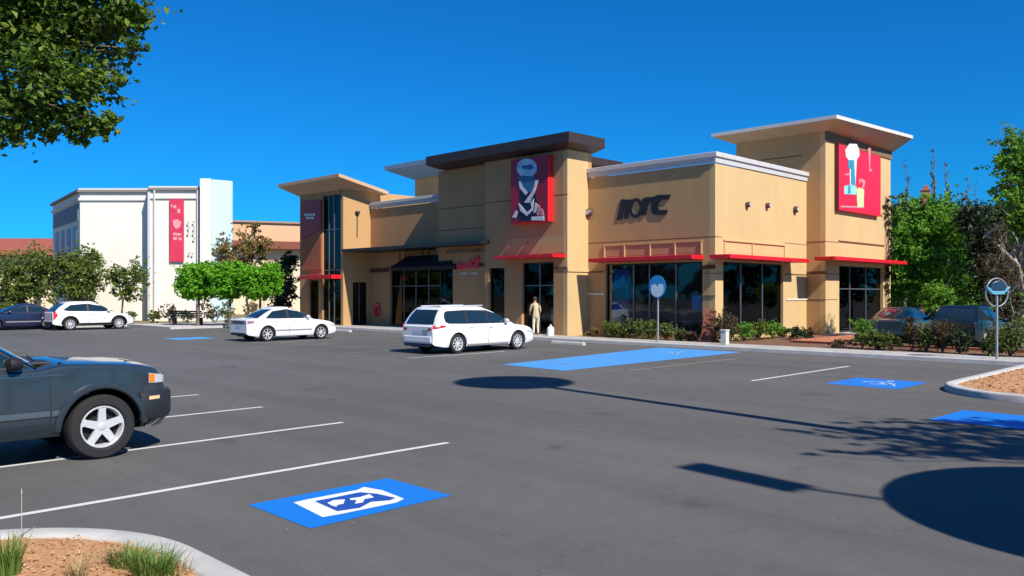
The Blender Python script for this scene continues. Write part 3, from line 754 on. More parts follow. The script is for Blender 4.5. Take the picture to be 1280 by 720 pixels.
m = MB(); m.prism([(.12*math.cos(2*math.pi*i/16),-.03,.32*math.sin(2*math.pi*i/16)) for i in range(16)], (0,.027,0)); m.build('notice_board', pm('lilac', (.48,.33,.62), .5), t)
# leaning terracotta board by the window
m = MB(); y0,y1 = YX(892,30.2),YX(877.5,30.2); m.prism([(30.1,y0,.13),(30.1,y1,.13),(30.40,y1,1.45),(30.40,y0,1.35)], (.05,0,0))
tb = tag(m.build('display_board', pm('terracotta_board', (.42,.13,.07), .7, var=.15, vscale=3)), 'terracotta coloured board leaning on the pier right of the big window', 'board')
# ================= vehicles =================
TYRE = pm('tyre_rubber', (.012,.012,.013), .8, bump=.2, bscale=60)
ALLOY = pm('alloy', (.74,.75,.77), .30, metal=.45)
WELL = pm('wheel_well', (.006,.006,.007), .95)
CGL = pm('car_glass', (.010,.022,.026), .04, spec=.8, coat=.6)
TRIM = pm('black_trim', (.015,.015,.017), .5)
LAMPW = pm('lamp_clear', (.50,.52,.54), .06, coat=1.0)
LAMPO = pm('lamp_orange', (.85,.22,.01), .15, coat=1.0)
LAMPR = pm('lamp_red', (.55,.01,.012), .15, coat=1.0)
def interp(pts, x):
    if x <= pts[0][0]: return pts[0][1]
    for (a, b), (c, d) in zip(pts, pts[1:]):
        if x <= c:
            t = (x-a)/(c-a) if c > a else 1
            return b+(d-b)*t
    return pts[-1][1]
def smooth_interp(pts, x, r=.05):
    return sum(interp(pts, x+r*k)*w for k, w in ((-1,.25),(-.5,.15),(0,.2),(.5,.15),(1,.25)))
def make_wheel(car, x, y, r, wdt, rr, spokes, side, style):
    c = Vector((x, y, r)); ax = (0, side, 0)          # side: -1 right, +1 left; axis points outwards
    h = wdt/2
    m = MB(); m.lathe(c, ax, [(rr,-h*.85),(r*.90,-h),(r*.985,-h*.80),(r,-h*.55),(r,h*.55),(r*.985,h*.80),(r*.93,h*.97),(rr*1.10,h*1.0),(rr,h*.82),(rr*.985,h*.3)], 48)
    t = m.build('wheel', TYRE, car, smooth=35)
    # rim barrel, lip, spokes
    m = MB(); m.lathe(c, ax, [(rr*1.0,h*.80),(rr*.985,h*.90),(rr*.93,h*.90),(rr*.90,h*.78),(rr*.86,h*.1)], 48)
    rim = m.build('rim', ALLOY, t, smooth=35)
    m = MB(); m.lathe(c, ax, [(0,h*.10),(rr*.88,h*.08)], 32); m.build('rim_back', WELL, t)
    u = Vector((1,0,0)); w = Vector((0,0,1)); a = Vector(ax)
    sp = MB()
    for k in range(spokes):
        th = 2*math.pi*k/spokes+math.pi/2; d = u*math.cos(th)+w*math.sin(th); n = -u*math.sin(th)+w*math.cos(th)
        w0, w1 = (rr*.20, rr*.15) if style == 'thick' else (rr*.10, rr*.07)
        o0 = c+a*h*.72; o1 = c+a*h*.80
        p = [o0+d*rr*.12-n*w0, o1+d*rr*.93-n*w1, o1+d*rr*.93+n*w1, o0+d*rr*.12+n*w0]
        sp.prism(p, a*(-h*.35))
        if style == 'thick':
            p = [o1+d*rr*.70-n*rr*.04, o1+d*rr*.93-n*rr*.26, o1+d*rr*.93+n*rr*.26, o1+d*rr*.70+n*rr*.04]
            sp.prism([q+a*.002 for q in p], a*(-h*.3))
    sp.lathe(c, ax, [(0,h*.80),(rr*.14,h*.79),(rr*.24,h*.70),(rr*.24,h*.3)], 20)
    s_ = sp.build('spokes', ALLOY, rim, smooth=30, bevel=0, recalc=True) if False else None
    me_o = sp.build('spokes', ALLOY, t, smooth=30)
    return t
def make_car(name, label, cat, loc, rz, P, group=None):
    car = thing(name, label, cat, loc, rz, group)
    L2 = P['L']/2; W = P['W']; zb = P['zb']; wr = P['wr']; ra = P['ra']; axs = P['ax']
    deck = P['deck']; paint = P['paint']
    end = P.get('end', .55)
    def plan(x):
        d = L2-abs(x)
        return (1-P.get('nose', .16)*((1-min(1, d/end))**2.6)) if d < end else 1.0
    def side(z):
        return interp([(0,.93),(zb,.94),(zb+.12,.985),(.62,1.0),(P['zs'],.972),(2,.93)], z)
    def dz(x): return smooth_interp(deck, x, .04)
    def bot(x):
        z = zb + P.get('lift', .08)*max(0, (abs(x)-(L2-.45))/.45)
        for a in axs:
            dx = x-a
            if abs(dx) < ra: z = max(z, wr+math.sqrt(max(0, ra*ra-dx*dx))*1.0)
        return z
    xs = set([-L2+P['L']*i/56 for i in range(57)])
    for d in (.0,.01,.03,.06,.10,.15): xs |= {-L2+d, L2-d}
    for a in axs:
        for i in range(21): xs.add(a-ra*math.cos(math.pi*i/20))
        xs |= {a-ra-.003, a+ra+.003}
    xs = sorted(xs)
    def end_in(x):   # rounding of the bumper corners seen from the side
        d = L2-abs(x); return 0.0 if d > .12 else .05*(1-d/.12)**2
    rows = []
    for x in xs:
        b = bot(x)+end_in(x); D = dz(x); sh = max(b+.03, D-.045)
        row = []
        for k in range(9):
            z = b+(sh-b)*k/8; row.append((x, W*plan(x)*side(z), z))
        ys = row[-1][1]
        crown = P.get("crown", .035)*max(0,min(1, (L2-abs(x))/.25))
        for f, dd in ((.992,.55),(.965,.85),(.93,1.0)): row.append((x, ys*f, sh+(D-sh)*dd))
        for f in (.80,.62,.40,.2,0): row.append((x, ys*f, D+crown*max(0,1-f/.93)**.7 if f < .93 else D))
        rows.append(row)
    m = MB(); m.grid(rows)
    m.grid([[(x,-y,z) for x,y,z in r] for r in rows])
    for r in (rows[0], rows[-1]):
        left = [p for p in r]; right = [(x,-y,z) for x,y,z in r]
        for i in range(len(r)-1): m.poly([left[i], left[i+1], right[i+1], right[i]])
    body = m.build('body', paint, car, smooth=38)
    def Y(x, z): return W*plan(x)*side(z)
    def sidepatch(nm, mat, outline_rows, off, sgn, par=car, thick=0):
        mm = MB(); mm.grid([[(x, sgn*(Y(x,z)+off), z) for x, z in r] for r in outline_rows])
        return mm.build(nm, mat, par, smooth=60)
    def quadpatch(nm, mat, x0, x1, z00, z01, z10, z11, off, sgn, par=car, n=6):
        """from x0 (z00..z01) to x1 (z10..z11)"""
        rr = []
        for i in range(n+1):
            t = i/n; x = x0+(x1-x0)*t; a = z00+(z10-z00)*t; b = z01+(z11-z01)*t
            rr.append([(x, a+(b-a)*j/4) for j in range(5)])
        return sidepatch(nm, mat, rr, off, sgn, par)
    # wheel wells / underbody
    m = MB(); m.box((-L2+.25,-W*.70,zb-.03),(L2-.25,W*.70,min(.66, P['zs']-.12))); m.build('underbody', WELL, car)
    # arch lips
    for a in axs:
        for s in (-1,1):
            mm = MB(); rr = []
            for i in range(25):
                th = math.pi*(i/24)
                row = []
                fl = P.get('flare', .012)
                for rad, off in ((ra-.004,-.09),(ra-.004,fl*.6),(ra+.018,fl),(ra+P.get('flw',.045),fl*.8),(ra+P.get('flw',.045)+.012,.0)):
                    x = a-rad*math.cos(th); z = wr+rad*math.sin(th)
                    z = max(z, zb+.01); row.append((x, s*(Y(x,z)+off), z))
                rr.append(row)
            mm.grid(rr); mm.build('arch_lip', P.get('lipmat', paint), car, smooth=60)
    for i, a in enumerate(axs):
        for s in (-1,1): make_wheel(car, a, s*(W-.12-.0*i), wr, P.get('tw',.21), P['rr'], P.get('spokes',10), s, P.get('wstyle','thin'))
    # ---- greenhouse
    g = P['gh']; zb0, zr = g['z0'], g['z1']; wb, wt = g['wb'], g['wt']
    def prof(z):
        t = (z-zb0)/(zr-zb0); return t
    def xr(z): return interp(g['rear'], z)
    def xf(z): return interp(g['front'], z)
    def wg(z): t = max(0.0, prof(z)); return wb+(wt-wb)*(t**1.25)
    cf, cr = g.get('cf', .16), g.get('cr', .08)
    def ring(z, sx=1.0, dz_=0.0):
        pts = []
        xm = (xr(z)+xf(z))/2; h = (xf(z)-xr(z))/2
        N = 14
        def P_(u, fr):
            cc = cf if fr else cr
            return cc*(abs(u)**3.2)
        us = [-1+2*i/N for i in range(N+1)]
        for u in us: pts.append((xf(z)-P_(u, True), u*wg(z)))
        a = xf(z)-cf; b = xr(z)+cr
        for i in range(1, 16): pts.append((a+(b-a)*i/16, wg(z)))
        for u in us[::-1]: pts.append((xr(z)+P_(u, False), u*wg(z)))
        for i in range(1, 16): pts.append((b+(a-b)*i/16, -wg(z)))
        out = []
        for x, y in pts:
            xx = xm+(x-xm)*sx; yy = y*sx
            out.append((xx, yy, z+dz_))
        return out
    rows = []
    nz = 8
    for k in range(nz+1): rows.append(ring(zb0-.03+(zr-zb0+.03)*k/nz))
    for sx, dd in ((.985,.016),(.955,.028),(.88,.042),(.7,.056),(.4,.066),(.05,.070)): rows.append(ring(zr, sx, dd))
    m = MB(); m.grid(rows, True); m.build('cabin', paint, car, smooth=32)
    def gside(nm, mat, poly_top, poly_bot, off, sgn, par=car):
        """strip between bottom polyline and top polyline sampled together"""
        rr = []
        for (xb_, zb_), (xt_, zt_) in zip(poly_bot, poly_top):
            r_ = []
            for j in range(6):
                t = j/5; x = xb_+(xt_-xb_)*t; z = zb_+(zt_-zb_)*t; r_.append((x, sgn*(wg(z)+off), z))
            rr.append(r_)
        mm = MB(); mm.grid(rr); return mm.build(nm, mat, par, smooth=60)
    for s in (-1,1):
        gb, gt = g['win_b'], g['win_t']
        gside('window_surround', TRIM, gt, gb, .004, s)
        for (i0, i1) in g['panes']:
            def shrink(b, t):
                k = .07; return [(b_[0]+(t_[0]-b_[0])*k, b_[1]+(t_[1]-b_[1])*k) for b_, t_ in zip(b, t)], [(t_[0]+(b_[0]-t_[0])*k, t_[1]+(b_[1]-t_[1])*k) for b_, t_ in zip(b, t)]
            b, t = gb[i0:i1+1], gt[i0:i1+1]
            b, t = shrink(b, t)
            b = list(b); t = list(t)
            for arr in (b, t):
                arr[0] = (arr[0][0]+.02, arr[0][1]); arr[-1] = (arr[-1][0]-.02, arr[-1][1])
            gside('side_window', CGL, t, b, .009, s)
    def screen(nm, fr, z0, z1, um, off):
        rr = []
        for k in range(7):
            z = z0+(z1-z0)*k/6; r_ = []
            for i in range(13):
                u = (-1+2*i/12)*um; cc = (cf if fr else -cr)*(abs(u)**3.2)
                x = (xf(z) if fr else xr(z))-cc+(off if fr else -off); r_.append((x, u*wg(z), z+ (.006 if fr else .006)))
            rr.append(r_)
        mm = MB(); mm.grid(rr); mm.build(nm, CGL, car, smooth=60)
    screen('windshield', True, zb0+.03, zr-.05, .90, .008)
    screen('rear_window', False, zb0+.05, zr-.06, .84, .008)
    # doors, sills, lamps
    for s in (-1,1):
        for x, za, zz in P['seams']:
            mm = MB(); rr = [[(x-.007, s*(Y(x,z)+.0025), z),(x+.007, s*(Y(x,z)+.0025), z)] for z in [za+(zz-za)*k/8 for k in range(9)]]
            mm.grid(rr); mm.build('door_seam', TRIM, car)
        for x, z in P['handles']:
            mm = MB(); mm.box((x-.09, s*(Y(x,z)-.01), z-.016),(x+.09, s*(Y(x,z)+.035), z+.016)); mm.build('door_handle', P.get('handlemat', paint), car, bevel=.01)
        for nm, mat, x0, x1, a, b, c, d, off in P['patches']: quadpatch(nm, mat, x0, x1, a, b, c, d, off, s)
        mx, mz = P['mirror']
        mm = MB(); mm.lathe((mx, s*(wg(mz+.03)+.10), mz+.07),(1,0,0),[(0,.10),(.06,.085),(.095,.02),(.10,-.05),(.085,-.06),(0,-.06)],16)
        mm.v = [(x, y, (z-(mz+.07))*.85+(mz+.07)) for x, y, z in mm.v]
        mm.tube((mx+.02, s*(wg(mz)-.02), mz+.0),(mx, s*(wg(mz)+.09), mz+.05), .03)
        mm.build('mirror', P.get('mirmat', paint), car, smooth=40)
    def endpatch(nm, mat, xs_, y0, y1, z0, z1, off=.006, n=8):
        rr = []
        for j in range(5):
            z = z0+(z1-z0)*j/4; rr.append([(xs_*(L2+off), y0+(y1-y0)*i/n, z) for i in range(n+1)])
        mm = MB(); mm.grid(rr); return mm.build(nm, mat, car)
    for nm, mat, xs_, y0, y1, z0, z1 in P['ends']: endpatch(nm, mat, xs_, y0, y1, z0, z1)
    return car, Y
def carpaint(name, col, **k): return pm(name, col, .28, coat=1.0, spec=.5, **k)
WPT = carpaint('white_car_paint', (.76,.77,.79))

# -- white minivan (rear towards the camera side, nose towards the shop)
plate = pm('licence_plate', (.55,.56,.62), .5, var=.2, vscale=20)
van = dict(L=4.95, W=.94, zb=.24, zs=.98, wr=.335, ra=.405, ax=[-1.42,1.53], rr=.23, spokes=9, paint=WPT, nose=.13, end=.7,
  deck=[(-2.48,.55),(-2.46,.62),(-2.44,.92),(-2.38,1.0),(-1.5,1.03),(0,1.0),(.9,.98),(1.35,.96),(1.9,.90),(2.2,.82),(2.38,.71),(2.46,.60),(2.48,.5)],
  gh=dict(z0=.97, z1=1.57, wb=.89, wt=.70, cf=.22, cr=.06,
    rear=[(.94,-2.44),(1.0,-2.42),(1.3,-2.26),(1.5,-2.08),(1.57,-1.98)], front=[(.94,1.60),(1.0,1.48),(1.2,1.06),(1.4,.62),(1.53,.25),(1.57,.12)],
    win_b=[(-1.98,1.22),(-1.95,1.10),(-1.80,1.04),(-1.0,1.02),(-.92,1.02),(.0,1.01),(.07,1.01),(.80,1.01),(1.16,1.03)],
    win_t=[(-1.97,1.30),(-1.93,1.42),(-1.80,1.475),(-1.0,1.50),(-.92,1.50),(.0,1.48),(.07,1.475),(.60,1.33),(1.13,1.05)],
    panes=[(0,3),(4,5),(6,8)]),
  seams=[(-.98,.34,.98),(.02,.32,.98),(1.0,.45,.97)], handles=[(-.80,.90),(.16,.88)], mirror=(.88,1.02),
  patches=[('headlight', LAMPW, 2.0, 2.40, .64, .76, .60, .66, .006), ('taillight', LAMPR, -2.47, -1.98, .86,1.0, .93,.985, .008), ('sill_trim', pm('grey_trim',(.25,.25,.26),.5), -.98, 1.05, .25,.31,.25,.31,.006)],
  ends=[('licence_plate', plate, -1, -.26,.26,.66,.80), ('tailgate_recess', pm('blue_grey_shade_trim',(.30,.33,.38),.4), -1, -.55,-.28,.66,.84), ('lower_bumper', pm('navy_bumper',(.02,.025,.05),.5), -1, -.72,.72,.26,.36), ('taillight', LAMPR, -1, .56,.74,.82,.90), ('taillight', LAMPR, -1, -.74,-.56,.82,.90)])
van['deck'] = [(-2.48,.93),(-2.44,.97)]+van['deck'][3:]
c_, _ = make_car('white_minivan', 'white minivan with tinted side windows parked nearest the restaurant entrance', 'minivan', (20.52, 22.42, 0), 0, van)
m = MB(); m.box((-2.50,-.74,.40),(-2.40,.74,.62)); m.build('bumper', WPT, c_, bevel=.03)
# roof rack bits on the rear roof
m = MB(); m.tube((-1.9,.52,1.635),(.1,.52,1.65),.016); m.build('roof_rail', ALLOY, c_)
m = MB(); m.tube((-1.9,-.52,1.635),(.1,-.52,1.65),.016); m.build('roof_rail', ALLOY, c_)

# -- white sedan
sed = dict(L=4.45, W=.885, zb=.22, zs=.92, wr=.32, ra=.385, ax=[-1.30,1.36], rr=.225, spokes=7, paint=WPT, nose=.16, end=.75,
  deck=[(-2.23,.90),(-2.19,.96),(-1.75,1.0),(-1.2,.99),(0,.95),(.8,.93),(1.3,.89),(1.8,.81),(2.06,.72),(2.18,.62),(2.23,.5)],
  gh=dict(z0=.93, z1=1.43, wb=.80, wt=.60, cf=.20, cr=.16,
    rear=[(.9,-1.86),(1.0,-1.76),(1.2,-1.42),(1.35,-1.10),(1.43,-.86)], front=[(.9,1.22),(1.0,1.02),(1.2,.62),(1.35,.26),(1.43,.02)],
    win_b=[(-1.36,1.0),(-1.15,.985),(-.32,.975),(-.25,.975),(.5,.965),(.92,.98)],
    win_t=[(-1.33,1.04),(-1.0,1.30),(-.32,1.385),(-.25,1.385),(.28,1.27),(.89,1.0)],
    panes=[(0,2),(3,5)]),
  seams=[(-1.05,.45,.93),(-.27,.30,.95),(.82,.36,.92)], handles=[(-.88,.86),(-.06,.84)], mirror=(.66,.96),
  patches=[('headlight', LAMPW, 1.85, 2.18, .60,.72,.56,.60,.006), ('taillight', pm('lamp_smoky',(.30,.16,.24),.15,coat=1.0), -2.2,-1.92,.76,.91,.80,.90,.007), ('door_moulding', pm('grey_trim',(.25,.25,.26),.5), -.95,.85,.44,.50,.44,.50,.012)],
  ends=[('boot_panel', pm('slate_trim',(.06,.075,.11),.3), -1, -.50,.50,.76,.90), ('taillight', MC['lamp_smoky'], -1, -.70,-.51,.76,.90), ('taillight', MC['lamp_smoky'], -1, .51,.70,.76,.90), ('bumper_valance', TRIM, -1, -.66,.66,.26,.38), ('licence_plate', plate, -1,-.22,.22,.56,.68)])
make_car('white_sedan', 'white four door sedan parked between the pleached trees and the minivan', 'sedan', (19.42, 33.6, 0), 0, sed)

# -- white hatchback far left
hat = dict(L=4.35, W=.90, zb=.26, zs=.98, wr=.35, ra=.415, ax=[-1.30,1.32], rr=.24, spokes=10, paint=WPT, nose=.15, end=.7, lipmat=TRIM,
  deck=[(-2.18,.97),(-2.10,1.03),(-1.5,1.05),(0,1.0),(.85,.98),(1.3,.94),(1.8,.84),(2.08,.72),(2.18,.58)],
  gh=dict(z0=.99, z1=1.56, wb=.84, wt=.64, cf=.20, cr=.08,
    rear=[(.95,-2.12),(1.1,-2.05),(1.3,-1.86),(1.5,-1.55),(1.56,-1.40)], front=[(.95,1.25),(1.05,1.08),(1.25,.74),(1.45,.38),(1.56,.12)],
    win_b=[(-1.66,1.14),(-1.40,1.07),(-.40,1.05),(-.33,1.05),(.5,1.03),(.98,1.05)],
    win_t=[(-1.63,1.17),(-1.25,1.42),(-.40,1.49),(-.33,1.49),(.35,1.36),(.95,1.08)],
    panes=[(0,2),(3,5)]),
  seams=[(-1.0,.45,.98),(-.35,.34,.98),(.80,.4,.97)], handles=[(-.84,.92),(-.14,.9)], mirror=(.72,1.03),
  patches=[('headlight', LAMPW, 1.8,2.12,.68,.80,.62,.68,.006), ('taillight', LAMPR, -2.15,-1.95,.55,1.05,.80,1.02,.007), ('sill_cladding', TRIM, -.88,.90,.27,.40,.27,.40,.012)],
  ends=[('taillight', LAMPR,-1,-.74,-.60,.60,.95),('taillight', LAMPR,-1,.60,.74,.60,.95),('bumper_valance', TRIM,-1,-.7,.7,.28,.48),('licence_plate', plate,-1,-.24,.24,.66,.78)])
make_car('white_hatchback', 'white hatchback with black sill cladding parked at the far left before the pale building', 'hatchback', (17.0, 51.1, 0), 0, hat)
# -- dark cars
nav = dict(sed); nav['paint'] = carpaint('navy_car_paint', (.010,.014,.045))
make_car('dark_sedan', 'dark navy car half hidden behind the white hatchback at the far left', 'sedan', (13.95, 53.6, 0), R(182), nav)
tl = dict(sed); tl['ends'] = []; tl['patches'] = []; tl['paint'] = carpaint('teal_car_paint', (.006,.026,.036))
make_car('dark_sedan', 'dark teal car behind the shrubs right of the corner tower', 'sedan', (37.6, 13.3, 0), 0, tl)
tb_ = dict(hat); tb_['paint'] = carpaint('black_car_paint', (.006,.010,.017)); tb_['patches'] = []; tb_['ends'] = []
make_car('dark_hatchback', 'near black car behind the shrubs and the round headed meter post', 'hatchback', (36.0, 10.2, 0), 0, tb_)

# -- dark blue off-roader in the left foreground
BP = carpaint('slate_blue_paint', (.021,.031,.043))
suv = dict(L=4.70, W=.93, zb=.34, zs=1.12, wr=.405, ra=.485, ax=[-1.37,1.40], rr=.265, spokes=5, wstyle='thick', tw=.26, paint=BP, nose=.26, end=.62, flare=.045, flw=.075, crown=.05, lift=.10,
  deck=[(-2.35,1.12),(-2.0,1.14),(.0,1.155),(.72,1.165),(.86,1.205),(1.0,1.215),(1.4,1.195),(1.8,1.165),(2.02,1.13),(2.13,1.09),(2.19,1.03),(2.24,.84),(2.35,.70)],
  gh=dict(z0=1.13, z1=1.72, wb=.86, wt=.70, cf=.20, cr=.06,
    rear=[(1.1,-2.28),(1.3,-2.22),(1.6,-2.08),(1.72,-2.0)], front=[(1.1,.92),(1.16,.84),(1.3,.64),(1.5,.34),(1.65,.10),(1.72,-.04)],
    win_b=[(-2.05,1.19),(-1.2,1.19),(-1.1,1.19),(-.35,1.19),(-.27,1.19),(.35,1.19),(.60,1.20)],
    win_t=[(-1.9,1.63),(-1.2,1.65),(-1.1,1.65),(-.35,1.65),(-.27,1.65),(.05,1.56),(.57,1.22)],
    panes=[(0,1),(2,3),(4,6)]),
  seams=[(.80,.46,1.14),(-.30,.42,1.16)], handles=[(-.08,.98)], mirror=(.40,1.19), mirmat=TRIM,
  patches=[('side_moulding', carpaint('moulding_paint', (.055,.075,.095)), -.28,.79,.60,.67,.60,.67,.018), ('side_moulding', MC['moulding_paint'], .81,.90,.60,.67,.60,.67,.018),
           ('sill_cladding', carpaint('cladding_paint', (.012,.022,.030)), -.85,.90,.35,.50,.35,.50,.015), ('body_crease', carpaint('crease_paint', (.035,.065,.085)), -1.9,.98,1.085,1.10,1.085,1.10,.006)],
  ends=[])
suv['gh']['front'] = [(1.1,.92),(1.16,.84),(1.3,.62),(1.5,.31),(1.65,.08),(1.72,-.04)]
sv, SYf = make_car('dark_blue_suv', 'dark slate blue off-road vehicle with silver five spoke wheels entering at the left edge', 'suv', (2.44, 12.0, 0), 0, suv)
# wraparound headlight, bumper, grille, marker, cowl, wiper, antenna
for s in (-1,1):
    mm = MB(); rr = []
    for i in range(7):
        x = 1.985+.235*i/6; rr.append([(x, s*(SYf(x, .98)+.012), .915-.01*i/6+(1.045-.915-.03*i/6)*j/4) for j in range(5)])
    x = 2.25; rr.append([(x, s*(SYf(2.2,.98)-.06), .90+(1.01-.90)*j/4) for j in range(5)]); rr.append([(x+.02, s*(SYf(2.2,.98)-.30), .90+(1.01-.90)*j/4) for j in range(5)])
    mm.grid(rr); hl = mm.build('headlight', LAMPW, sv, smooth=60)
    mm = MB(); mm.grid([[(x, s*(SYf(x,.98)+.018), z) for z in (.925,.985,1.03)] for x in (1.99,2.03,2.07)]); mm.build('indicator', LAMPO, hl)
    mm = MB(); mm.grid([[(x, s*(SYf(x,.6)+.044), z) for z in (.70,.745)] for x in (1.97,2.05,2.13)]); mm.build('marker_lamp', pm('lamp_amber_pale', (.75,.55,.28), .2, coat=1), sv)
# bumper swept round the nose
pth = [(1.86+.46*k/10, -(SYf(1.86+.46*k/10,.6)+.035)) for k in range(11)]
yf = -pth[-1][1]
pth += [(2.32+.13*math.sin(math.pi*k/16)**.5, -yf+2*yf*k/16) for k in range(1,16)]
pth += [(x,-y) for x, y in pth[:11][::-1]]
mm = MB(); rows = []
for ins, z in ((.10,.42),(.02,.44),(.0,.50),(.0,.76),(.03,.80),(.12,.81)):
    rows.append([(x-ins*.8*(1 if abs(y)<yf*.95 else .3), y*(1-ins), z) for x, y in pth])
mm.grid(rows); mm.build('bumper', pm('bumper_plastic', (.016,.019,.024), .5, bump=.1, bscale=200), sv, smooth=50)
mm = MB(); rows = []
for ins, z in ((.32,.31),(.16,.33),(.06,.43)): rows.append([(x-ins*.7, y*(1-ins*.35), z) for x, y in pth[4:-4]])
mm.grid(rows); mm.build('bumper_skirt', MC['cladding_paint'], sv, smooth=50)
mm = MB()
for k in range(7): mm.box((2.225,-.30+k*.095,.88),(2.255,-.30+k*.095+.05,1.03))
mm.box((2.21,-.34,.87),(2.224,.34,1.04)); mm.build('grille', ALLOY, sv)
mm = MB(); mm.box((.62,-.62,1.205),(.90,.62,1.245)); mm.build('cowl', TRIM, sv, bevel=.015)
for y in (-.30,.25):
    mm = MB(); mm.tube((.80,y,1.235),(.60,y-.40,1.335),.008,seg=6); mm.build('wiper', TRIM, sv)
mm = MB(); mm.tube((.95,-.80,1.20),(.93,-.80,1.24),.02,seg=10); mm.build('antenna_base', TRIM, sv)
# a driver's seat and steering wheel just visible through tinted glass are left to the reflection

# ================= person =================
def person():
    me = bpy.data.meshes.new('person'); 
    J = {}  # joints: position, radius
    V = [((0,0,.93),.135),((.03,0,1.10),.13),((.11,0,1.30),.15),((.17,0,1.42),.12),((.21,0,1.50),.058),((.25,0,1.57),.075),((.27,0,1.66),.095),((.27,0,1.73),.06),
         ((.0,.09,.86),.10),((.02,.11,.50),.068),((-.05,.12,.10),.048),((.06,.13,.04),.04),((.14,.14,.03),.03),
         ((.0,-.09,.86),.10),((.08,-.10,.50),.068),((.08,-.11,.10),.048),((.18,-.12,.04),.04),((.27,-.12,.03),.03),
         ((.15,.19,1.39),.062),((.20,.24,1.13),.048),((.38,.20,.98),.036),((.44,.19,.95),.035),
         ((.15,-.19,1.39),.062),((.18,-.25,1.12),.048),((.34,-.22,.94),.036),((.40,-.21,.91),.035)]
    E = [(0,1),(1,2),(2,3),(3,4),(4,5),(5,6),(6,7),(0,8),(8,9),(9,10),(10,11),(11,12),(0,13),(13,14),(14,15),(15,16),(16,17),(3,18),(18,19),(19,20),(20,21),(3,22),(22,23),(23,24),(24,25)]
    me.from_pydata([v[0] for v in V], E, [])
    o = bpy.data.objects.new('person', me); COL.objects.link(o)
    sk = o.modifiers.new('s', 'SKIN'); 
    for i, v in enumerate(V): me.skin_vertices[0].data[i].radius = (v[1], v[1])
    me.skin_vertices[0].data[0].use_root = True
    o.modifiers.new('sub', 'SUBSURF').levels = 2; o.modifiers['sub'].render_levels = 2
    dg = bpy.context.evaluated_depsgraph_get(); ev = o.evaluated_get(dg); nm = bpy.data.meshes.new_from_object(ev)
    bpy.data.objects.remove(o)
    skin = pm('skin', (.40,.22,.15), .6); cloth = pm('beige_cloth', (.50,.39,.24), .9, var=.08, vscale=12, bump=.4, bscale=20); hairm = pm('dark_hair', (.03,.02,.015), .7)
    shoe = pm('shoe_dark', (.05,.04,.035), .6)
    nm.materials.clear()
    trs = pm('cream_trousers', (.66,.58,.42), .9, bump=.4, bscale=18)
    for mt in (cloth, skin, shoe, trs): nm.materials.append(mt)
    for p in nm.polygons:
        c = p.center
        if c.z > 1.49 and c.x > .12: p.material_index = 1
        elif c.z < .085: p.material_index = 2
        elif c.x > .355 and .85 < c.z < 1.05: p.material_index = 1
        elif c.z < .84: p.material_index = 3
        p.use_smooth = True
    root = bpy.data.objects.new('person', nm); COL.objects.link(root)
    tag(root, 'person in beige jacket and trousers leaning forward by the glazed entrance', 'person')
    m = MB(); m.lathe((.255,0,1.69),(-.25,0,1),[(.108,-.05),(.112,0),(.10,.05),(.06,.095),(0,.108)],16); m.build('hair', hairm, root, smooth=60)
    m = MB(); m.lathe((.04,0,.80),(.06,0,1),[(.165,0),(.172,.04),(.16,.2)],18); m.build('jacket_hem', cloth, root, smooth=60)
    for s in (-1,1):
        m = MB(); m.lathe((.357,s*.035,1.675),(1,0,0),[(.0,.012),(.012,.006),(.014,0)],8); m.build('eye', shoe, root)
        # hand with fingers, curled
        bx, by, bz = (.44,.19,.95) if s > 0 else (.40,-.21,.91)
        for k in range(4):
            m = MB(); y = by+(-.03+.02*k); l = (.035,.042,.04,.03)[k]
            m.tube((bx+.01,y,bz-.005),(bx+.02+l,y,bz-.02),.009,.008,6); m.tube((bx+.02+l,y,bz-.02),(bx+.015+l,y,bz-.055),.008,.006,6); m.build('finger', skin, root)
        m = MB(); m.tube((bx,by-s*.03,bz),(bx+.04,by-s*.055,bz-.01),.010,.008,6); m.build('thumb', skin, root)
    m = MB(); m.prism([(.372,-.012,1.64),(.350,-.02,1.635),(.350,.02,1.635),(.372,.012,1.64)], (-.012,0,.04)); m.build('nose', skin, root)
    return root
pr = person(); p0 = gp(674, 424, .13)
pr.location = (28.35, YX(670, 28.35), .13); pr.rotation_euler = (0,0,R(55))
# white bag / small bin beside
m = MB(); m.prism([(.19*math.cos(R(a)),.15*math.sin(R(a)),0) for a in range(0,360,30)], (.02,.0,.34)); 
m.lathe((.02,0,.34),(0,0,1),[(.17,0),(.08,.08),(.03,.12),(.05,.18)],12)
bg = m.build('white_bag', pm('white_plastic', (.7,.68,.62), .5, bump=.6, bscale=9), smooth=50); bg.location = (28.5, YX(688,28.5), .13)
tag(bg, 'knotted white bag standing on the pavement by the entrance', 'bag')

# ================= sign posts, bench, bins =================
GAL = pm('galvanised', (.42,.44,.46), .4, metal=.6, var=.1, vscale=6)
t = thing('round_sign_post', 'blue and white round sign on a pole in front of the big window', 'sign', (28.0, YX(822.5, 28.0), .13))
m = MB(); m.tube((0,0,0),(0,0,2.0),.035,seg=10); m.build('pole', GAL, t, smooth=40)
m = MB(); m.prism([(-.06,.40*math.cos(R(a)),2.22+.46*math.sin(R(a))) for a in range(0,360,15)], (.02,0,0)); d = m.build('sign_disc', pm('sign_blue', (.02,.26,.55), .4), t)
m = MB(); m.prism([(-.0605,.30*math.cos(R(a)),2.10+.30*math.sin(R(a))) for a in range(180,361,15)]+[(-.0605,.28,2.28),(-.0605,.08,2.32),(-.0605,0,2.2),(-.0605,-.1,2.34),(-.0605,-.28,2.30)], (-.006,0,0)); m.build('sign_symbol', pm('sign_pale', (.62,.72,.76), .4), d)
m = MB(); m.lathe((-.02,0,0),(0,0,1),[(.09,.0),(.09,.02),(.04,.03)],12); m.build('base_plate', GAL, t)
